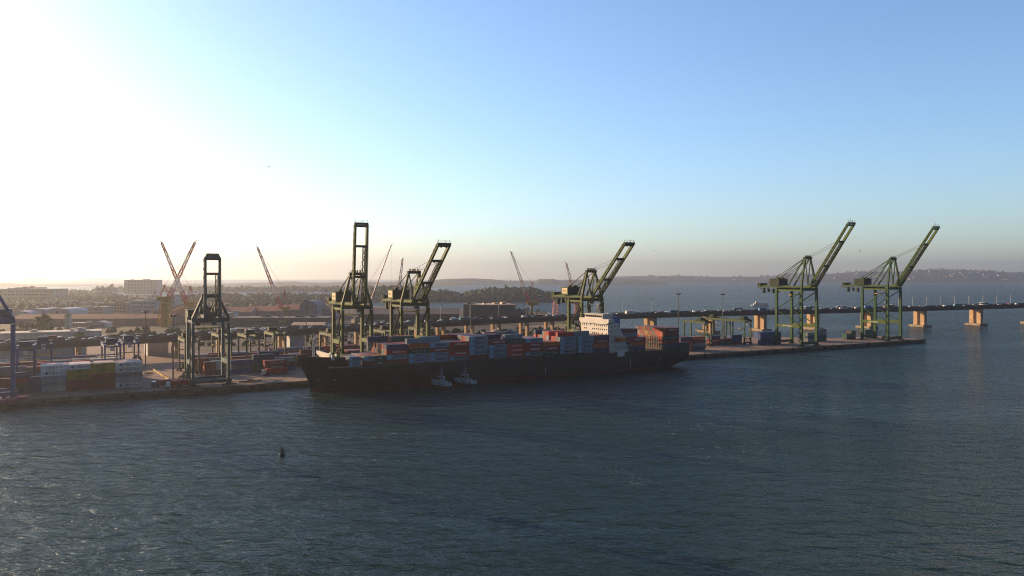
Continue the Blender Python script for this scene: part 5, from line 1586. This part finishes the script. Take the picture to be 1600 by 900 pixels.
# ------------------------------------------------------------------ light masts
def light_mast(label, px, depth, y_top):
    p = at(px, depth=depth)
    h = zat(y_top, depth) - QZ
    root = thing("light_mast", label, "light mast", (p.x, p.y, QZ), 0, "tall floodlight masts")
    MB().tube((0, 0, 0), (0, 0, h), .42, 8, r2=.2).build("pole", STEEL, root)
    b = MB(); b.tube((0, 0, h - .6), (0, 0, h - .3), 1.2, 10)
    for k in range(8):
        a = k * math.pi / 4; c, s_ = math.cos(a), math.sin(a)
        b.bar((c * 1.1, s_ * 1.1, h - .4), (c * 1.9, s_ * 1.9, h + .2), .8, .6)
    b.tube((0, 0, h), (0, 0, h + 2.6), .05, 4)
    b.build("lamp_head", STEEL, root)
light_mast("tall light mast left of the yard road beside the white stack", 227.5, 492, 487)
light_mast("tall light mast between the yard road and the teal crane", 270.5, 446, 493)
light_mast("tall light mast left of the upright boom crane", 478.5, 640, 469)
light_mast("tall light mast in front of the dark shed", 736, 610, 469.5)
light_mast("tall light mast right of the ship's stern, left of two", 1060, 640, 459)
light_mast("tall light mast right of the ship's stern, nearer the end cranes", 1129, 650, 459.5)

# ------------------------------------------------------------------ trucks and gear on the quay
def road_truck(label, px, t, rz, col, cabc, s_off=0):
    root = thing("container_truck", label, "truck", G(s_at(px, t) + s_off, t, QZ + .01), TH + rz, "trucks on the quay")
    b = MB(); b.box(-7, 5.4, -.5, .5, .9, 1.25); b.build("chassis", STEEL, root)
    b = MB(); b.prism([(5.6, .7), (7.7, .7), (7.75, 1.9), (7.4, 3.2), (5.6, 3.2)], -1.2, 1.2); cb = b.build("cab", carm(cabc), root)
    g = MB(); g.prism([(7.78, 2.0), (7.47, 3.0), (7.3, 3.0), (7.3, 2.0)], -1.1, 1.1); g.build("windscreen", GLASS, cb)
    b = MB()
    for x in (-6, -4.8, 4.6, 6.6):
        for y in (-1.2, .9): b.tube((x, y, .5), (x, y + .3, .5), .5, 10)
    b.build("wheels", TYRE, root)
    if col:
        make_container(col, root.matrix_basis @ Vector((-.9, 0, 1.27)), TH + rz, f"{col} container on the {label}", "containers on trucks")
    return root
road_truck("left one of two trucks by the teal crane", 262, 14, math.pi, "dark red", "dark blue")
road_truck("right hand truck with a white cab by the teal crane", 284, 9, math.pi, "red", "white")
road_truck("truck with a white cab parked at the red brown stack", 430, 37, math.pi, "red", "white")
# spreader frame lying on the apron
fr = thing("spreader_frame", "dark steel lifting frame lying on the apron right of the teal crane", "lifting frame", G(s_at(390, 12), 12, QZ), TH + .12)
b = MB(); 
for y in (-.9, .9): b.box(-6.1, 6.1, y - .15, y + .15, .3, .75)
for x in (-6, -2.5, 2.5, 6): b.box(x - .15, x + .15, -1.2, 1.2, .2, .9)
b.box(-1.5, 1.5, -.8, .8, .75, 1.6); b.build("frame", M("dark_frame", (0.03, .03, .03), .6), fr)
# yellow kerb barrier along the yard road
nk = 0
kb = MB(); kb.prism([(-.35, 0), (.35, 0), (.15, .9), (-.15, .9)], -2.4, 2.4)
kbm = kb.mesh("barrier_block", [M("ochre_concrete", (0.42, .26, .06), .8, 0, .3, .6)])
for k in range(12):
    nk += 1
    o = bpy.data.objects.new("barrier_block", kbm); C.objects.link(o)
    p = at(236 + k * 2.6, 575.5 + k * 1.75, QZ); o.location = p; o.rotation_euler = (0, 0, 0.45 - .12)
    nxt = at(236 + (k + 1) * 2.6, 575.5 + (k + 1) * 1.75, QZ); o.rotation_euler = (0, 0, math.atan2(nxt.y - p.y, nxt.x - p.x) - math.pi / 2)
    tag(o, f"ochre concrete barrier block along the yard road, {ordw(nk)} from the far end", "barrier", "ochre barrier blocks by the yard road")
heap = []
for k in range(26): 
    p = at(random.uniform(280, 300), random.uniform(589, 595), QZ); heap.append((p.x, p.y, QZ, random.uniform(.7, 1.5), random.uniform(.8, 1.8)))
hp = woods("scrub", heap, "low scrub beside the teal crane's left leg", seed=14)
# yellow pile of timber dunnage
dn = thing("dunnage_pile", "small yellowish pile of timber beside the ochre barrier", "timber pile", at(232, 584, QZ), .4)
b = MB()
for k in range(14): b.box(-2 + random.uniform(-.4, .4), 2 + random.uniform(-.4, .4), -1.4 + (k % 5) * .6, -1 + (k % 5) * .6, .02 + (k // 5) * .32, .3 + (k // 5) * .32)
b.build("planks", M("timber", (0.4, .26, .11), .8, 0, .3, 1.0), dn)
# pink bins at the bottom left corner
nb_ = 0
pk = MB(); pk.prism([(-1.1, 0), (1.1, 0), (1.3, 1.6), (-1.3, 1.6)], -2.4, 2.4); pk.box(-1.35, 1.35, -2.5, 2.5, 1.6, 1.75)
pkm = pk.mesh("skip_bin", [M("magenta_paint", (0.28, .04, .13), .6, 0, .3, .6)])
for k, (px, y) in enumerate([(3, 630), (14, 629), (25, 627), (34, 625), (8, 624), (20, 622.5)]):
    o = bpy.data.objects.new("skip_bin", pkm); C.objects.link(o)
    p = at(px, y, QZ); o.location = p; o.rotation_euler = (0, 0, TH + math.pi / 2 * (k % 2))
    tag(o, f"magenta steel skip at the quay corner, {ordw(k + 1)} of the {'front' if k < 4 else 'back'} row counted from the left" if k < 4 else f"magenta steel skip in the back row at the quay corner, {ordw(k - 3)} from the left", "skip", "magenta skips at the quay corner")
# small items near the pier tip
ps = thing("pallet_stack", "low brown stack of hatch boards at the pier tip", "board stack", G(S_TIP - 16, 24, QZ), TH)
b = MB(); b.box(-7, 7, -4, 4, 0, 1.0); b.box(-6.5, 5, -3.5, 3.5, 1.0, 2.0); b.build("boards", M("rust_boards", (0.2, .09, .05), .8, 0, .3, .5), ps)
road_truck("red cabbed truck between the last crane's legs", 1384, 14, 0.3, None, "red")

# ------------------------------------------------------------------ tugs, buoy, ferry, birds
def tug(label, px, y, rz):
    p = at(px, y, 0)
    root = thing("tugboat", label, "tugboat", (p.x, p.y, 0), rz, "tugboats beside the ship")
    root.scale = (.74, .8, .85)
    TB = M("tug_hull_black", (0.012, .014, .016), .5, 0, .3, .4)
    TWH = M("tug_white", (0.36, .39, .43), .6, 0, .2, .4, .15)
    Lh, Bh = 11.0, 4.2
    rings = []
    for f in np.linspace(-1, 1, 13):
        e = (1 - max(0, (f - .2) / .8) ** 2.2) ** .7 * (1 - .25 * max(0, (-f - .5) / .5) ** 2)
        e = max(e, .04); zt = 1.9 + 1.5 * max(0, f) ** 2
        rings.append([(f * Lh, -Bh * e * .7, -1.2), (f * Lh, -Bh * e, .6), (f * Lh * 1.01, -Bh * e, zt), (f * Lh * 1.01, Bh * e, zt), (f * Lh, Bh * e, .6), (f * Lh, Bh * e * .7, -1.2)])
    b = MB(); b.loft(rings); b.build("hull", TB, root)
    b = MB()
    rr = []
    for f in np.linspace(.0, .93, 7):
        e = (1 - max(0, (f - .2) / .8) ** 2.2) ** .7 * .93; zt = 1.9 + 1.5 * f ** 2
        rr.append([(f * Lh, -Bh * e, zt), (f * Lh, -Bh * e, zt + 1.5), (f * Lh, Bh * e, zt + 1.5), (f * Lh, Bh * e, zt)])
    b.loft(rr); b.build("fore_bulwark", TWH, root)
    b = MB(); b.prism([(-5, 1.95), (3.5, 1.95), (2.6, 4.6), (-5, 4.6)], -2.9, 2.9); b.build("deckhouse", TWH, root)
    b = MB(); b.prism([(-2, 4.6), (2.0, 4.6), (2.4, 7.2), (-2.2, 7.2)], -1.9, 1.9); b.box(-2.6, 2.9, -2.3, 2.3, 7.2, 7.45); wh = b.build("wheelhouse", TWH, root)
    b = MB(); b.prism([(-2.05, 5.5), (2.25, 5.5), (2.36, 6.7), (-2.12, 6.7)], -1.95, 1.95); b.build("window", GLASS, wh)
    for s in (-1, 1):
        b = MB(); b.tube((-3.8, s * 1.9, 4.6), (-3.8, s * 1.9, 7.6), .5, 10); b.build("funnel", TB, root)
    b = MB(); b.tube((-.6, 0, 7.4), (-.6, 0, 14.2), .16, 6, r2=.08); b.bar((-.6, -1.8, 9.6), (-.6, 1.8, 9.6), .14); b.bar((-.6, -1.1, 11), (-.6, 1.1, 11), .12); b.box(-.2, .6, -.9, .9, 8.6, 8.8); b.build("mast", TWH, root)
    b = MB(); b.box(-9.6, -8.6, -2.6, 2.6, 1.9, 4.0); b.tube((-7, -1, 2.4), (-7, 1, 2.4), .6, 10); b.build("winch", TWH, root)
    b = MB()
    for x in np.linspace(-8, 7, 7):
        for s in (-1, 1): b.tube((x, s * (Bh + .02), 1.0), (x, s * (Bh + .28), 1.0), .55, 10)
    b.build("tyre_fenders", TYRE, root)
tug("left tugboat with white deckhouse pressed against the ship's hull", 689, 606, R(130))
tug("right tugboat with white deckhouse pressed against the ship's hull", 726, 602.5, R(138))
bu = thing("channel_buoy", "small dark green buoy with topmark floating alone in front", "buoy", at(441, 712.5, 0), 0)
BUM = M("buoy_paint", (0.02, .05, .035), .5, 0, .3, .8)
MB().tube((0, 0, -.6), (0, 0, .8), 1.0, 14).tube((0, 0, .8), (0, 0, 1.1), 1.0, 14, r2=.6).build("float", BUM, bu)
MB().lattice((0, 0, 1.0), (0, 0, 2.6), 1.0, .4, 3, .12, .08).tube((0, 0, 1.0), (0, 0, 2.6), .3, 8, r2=.16).build("tower", BUM, bu)
MB().tube((0, 0, 2.6), (0, 0, 3.0), .05, 5).tube((0, 0, 3.0), (0, 0, 3.4), .22, 8).build("topmark", BUM, bu)
fe = thing("ferry", "white passenger ferry out on the bay behind the bridge", "ferry", at(1187, 478, 0), R(170))
b = MB(); b.loft([[(x, -4.5 * e, -1), (x, -5 * e, 2.2), (x, 5 * e, 2.2), (x, 4.5 * e, -1)] for x, e in ((-17, .85), (-8, 1), (8, 1), (14, .7), (18, .08))]); b.build("hull", WHITE, fe)
b = MB(); b.box(-15, 12, -4.4, 4.4, 2.2, 4.8); b.box(-14, 9, -4, 4, 4.8, 7.2); b.box(3, 8, -2.5, 2.5, 7.2, 9.4); b.build("cabin", WHITE, fe)
for z in (3.1, 5.6):
    for k in range(8):
        b = MB(); x = -13.5 + k * 2.8; b.box(x, x + 1.9, -4.46 if z < 4 else -4.06, 4.46 if z < 4 else 4.06, z, z + 1.0); b.build("window", GLASS, fe)
for k, (px, y, dpt, lab) in enumerate([(420, 260, 300, "bird flying high at the upper left of the cranes"), (1022, 392, 330, "bird flying right of the crane at the ship's white bridge"), (1344, 392, 360, "bird flying between the two end cranes")]):
    b = MB()
    b.loft([[(x, r_ * math.cos(a), r_ * math.sin(a)) for a in np.linspace(0, 6.28, 7)[:-1]] for x, r_ in ((-.45, .03), (-.2, .1), (.15, .12), (.38, .06), (.48, .02))])
    for s in (-1, 1): b.add([(-.12, s * .08, .03), (.18, s * .08, .03), (.2, s * .55, .22), (-.02, s * .6, .22), (-.1, s * 1.15, .08), (-.12, s * 1.1, .08), (0.02, s * .6, .18)], [(0, 1, 2, 3), (3, 2, 4), (3, 5, 4), (0, 6, 2, 1)])
    o = b.build("bird", M("dark_feathers", (0.03, .03, .032), .8)); p = at(px, depth=dpt); o.location = (p.x, p.y, zat(y, dpt)); o.rotation_euler = (0.2, 0, k * 1.1)
    tag(o, "dark " + lab, "bird", "birds in the sky")
# foam: broken flecks along current lines and the wash beside the tugs
fr_ = random.Random(9)
FOAM = M("foam", (0.20, 0.24, 0.25), 0.8, 0, .3, .8)
def foam(name, paths, label):
    b = MB()
    for pts, n_, wid, big in paths:
        q = [at(x, y, 0) for x, y in pts]
        for _ in range(int(n_ * 1.6)):
            f = fr_.random() * (len(q) - 1); i = min(int(f), len(q) - 2)
            if math.sin(f * 21) + fr_.random() * 1.6 < 0.55: continue
            c = q[i].lerp(q[i + 1], f - i) + Vector((fr_.gauss(0, wid * 1.5), fr_.gauss(0, wid * 1.5), 0))
            a = fr_.gauss(0.15, .5); l_, w_ = fr_.uniform(.15, .7) * big, fr_.uniform(.03, .1) * big
            u, v = Vector((math.cos(a), math.sin(a), 0)) * l_, Vector((-math.sin(a), math.cos(a), 0)) * w_
            z = Vector((0, 0, .02 + fr_.random() * .05))
            b.add([c - u + z, c - v + z, c + u * .8 + z, c + v + z], [(0, 1, 2, 3)])
    return tag(b.build(name, FOAM), label, "foam", kind="stuff")
foam("current_foam", [([(865, 703), (930, 722), (985, 745), (1015, 752)], 130, .8, .8), ([(980, 752), (1005, 760)], 60, .8, .9), ([(1330, 592), (1480, 604), (1600, 622)], 150, 1.6, 1.5), ([(1100, 640), (1350, 634), (1500, 633), (1620, 638)], 200, 1.2, 1.5),
                      ([(800, 640), (870, 638), (930, 652), (1000, 650)], 90, 1.2, 1.0), ([(1140, 560), (1300, 560)], 50, 3, 1.4), ([(725, 815), (760, 813)], 14, .2, .6), ([(935, 828), (950, 826)], 8, .2, .6), ([(150, 640), (200, 636)], 20, .4, .8)],
     "thin broken foam lines drifting on the water")
foam("tug_wash", [([(700, 609), (745, 606)], 80, .7, .8), ([(668, 610), (700, 612)], 60, .7, .7), ([(740, 604), (760, 601)], 40, .6, .7), ([(486, 614), (520, 615), (600, 611)], 60, .4, .7)], "white wash around the tugboats and the bow")
# mooring lines
ml = MB()
P0 = ship.matrix_basis @ Vector((-1, -1, 16.6)); P1 = G(s_at(415, 4), 4, QZ + .3)
prev = None
for k in range(13):
    f = k / 12; q = P0.lerp(P1, f); q.z -= 3.0 * math.sin(math.pi * f)
    if prev: ml.tube(prev, q, .09, 5)
    prev = q
tag(ml.build("mooring_line", M("rope", (0.2, .17, .12), .9)), "slack mooring rope from the ship's bow to the quay", "rope")
print("containers:", n_cont, "vehicles:", len(veh))
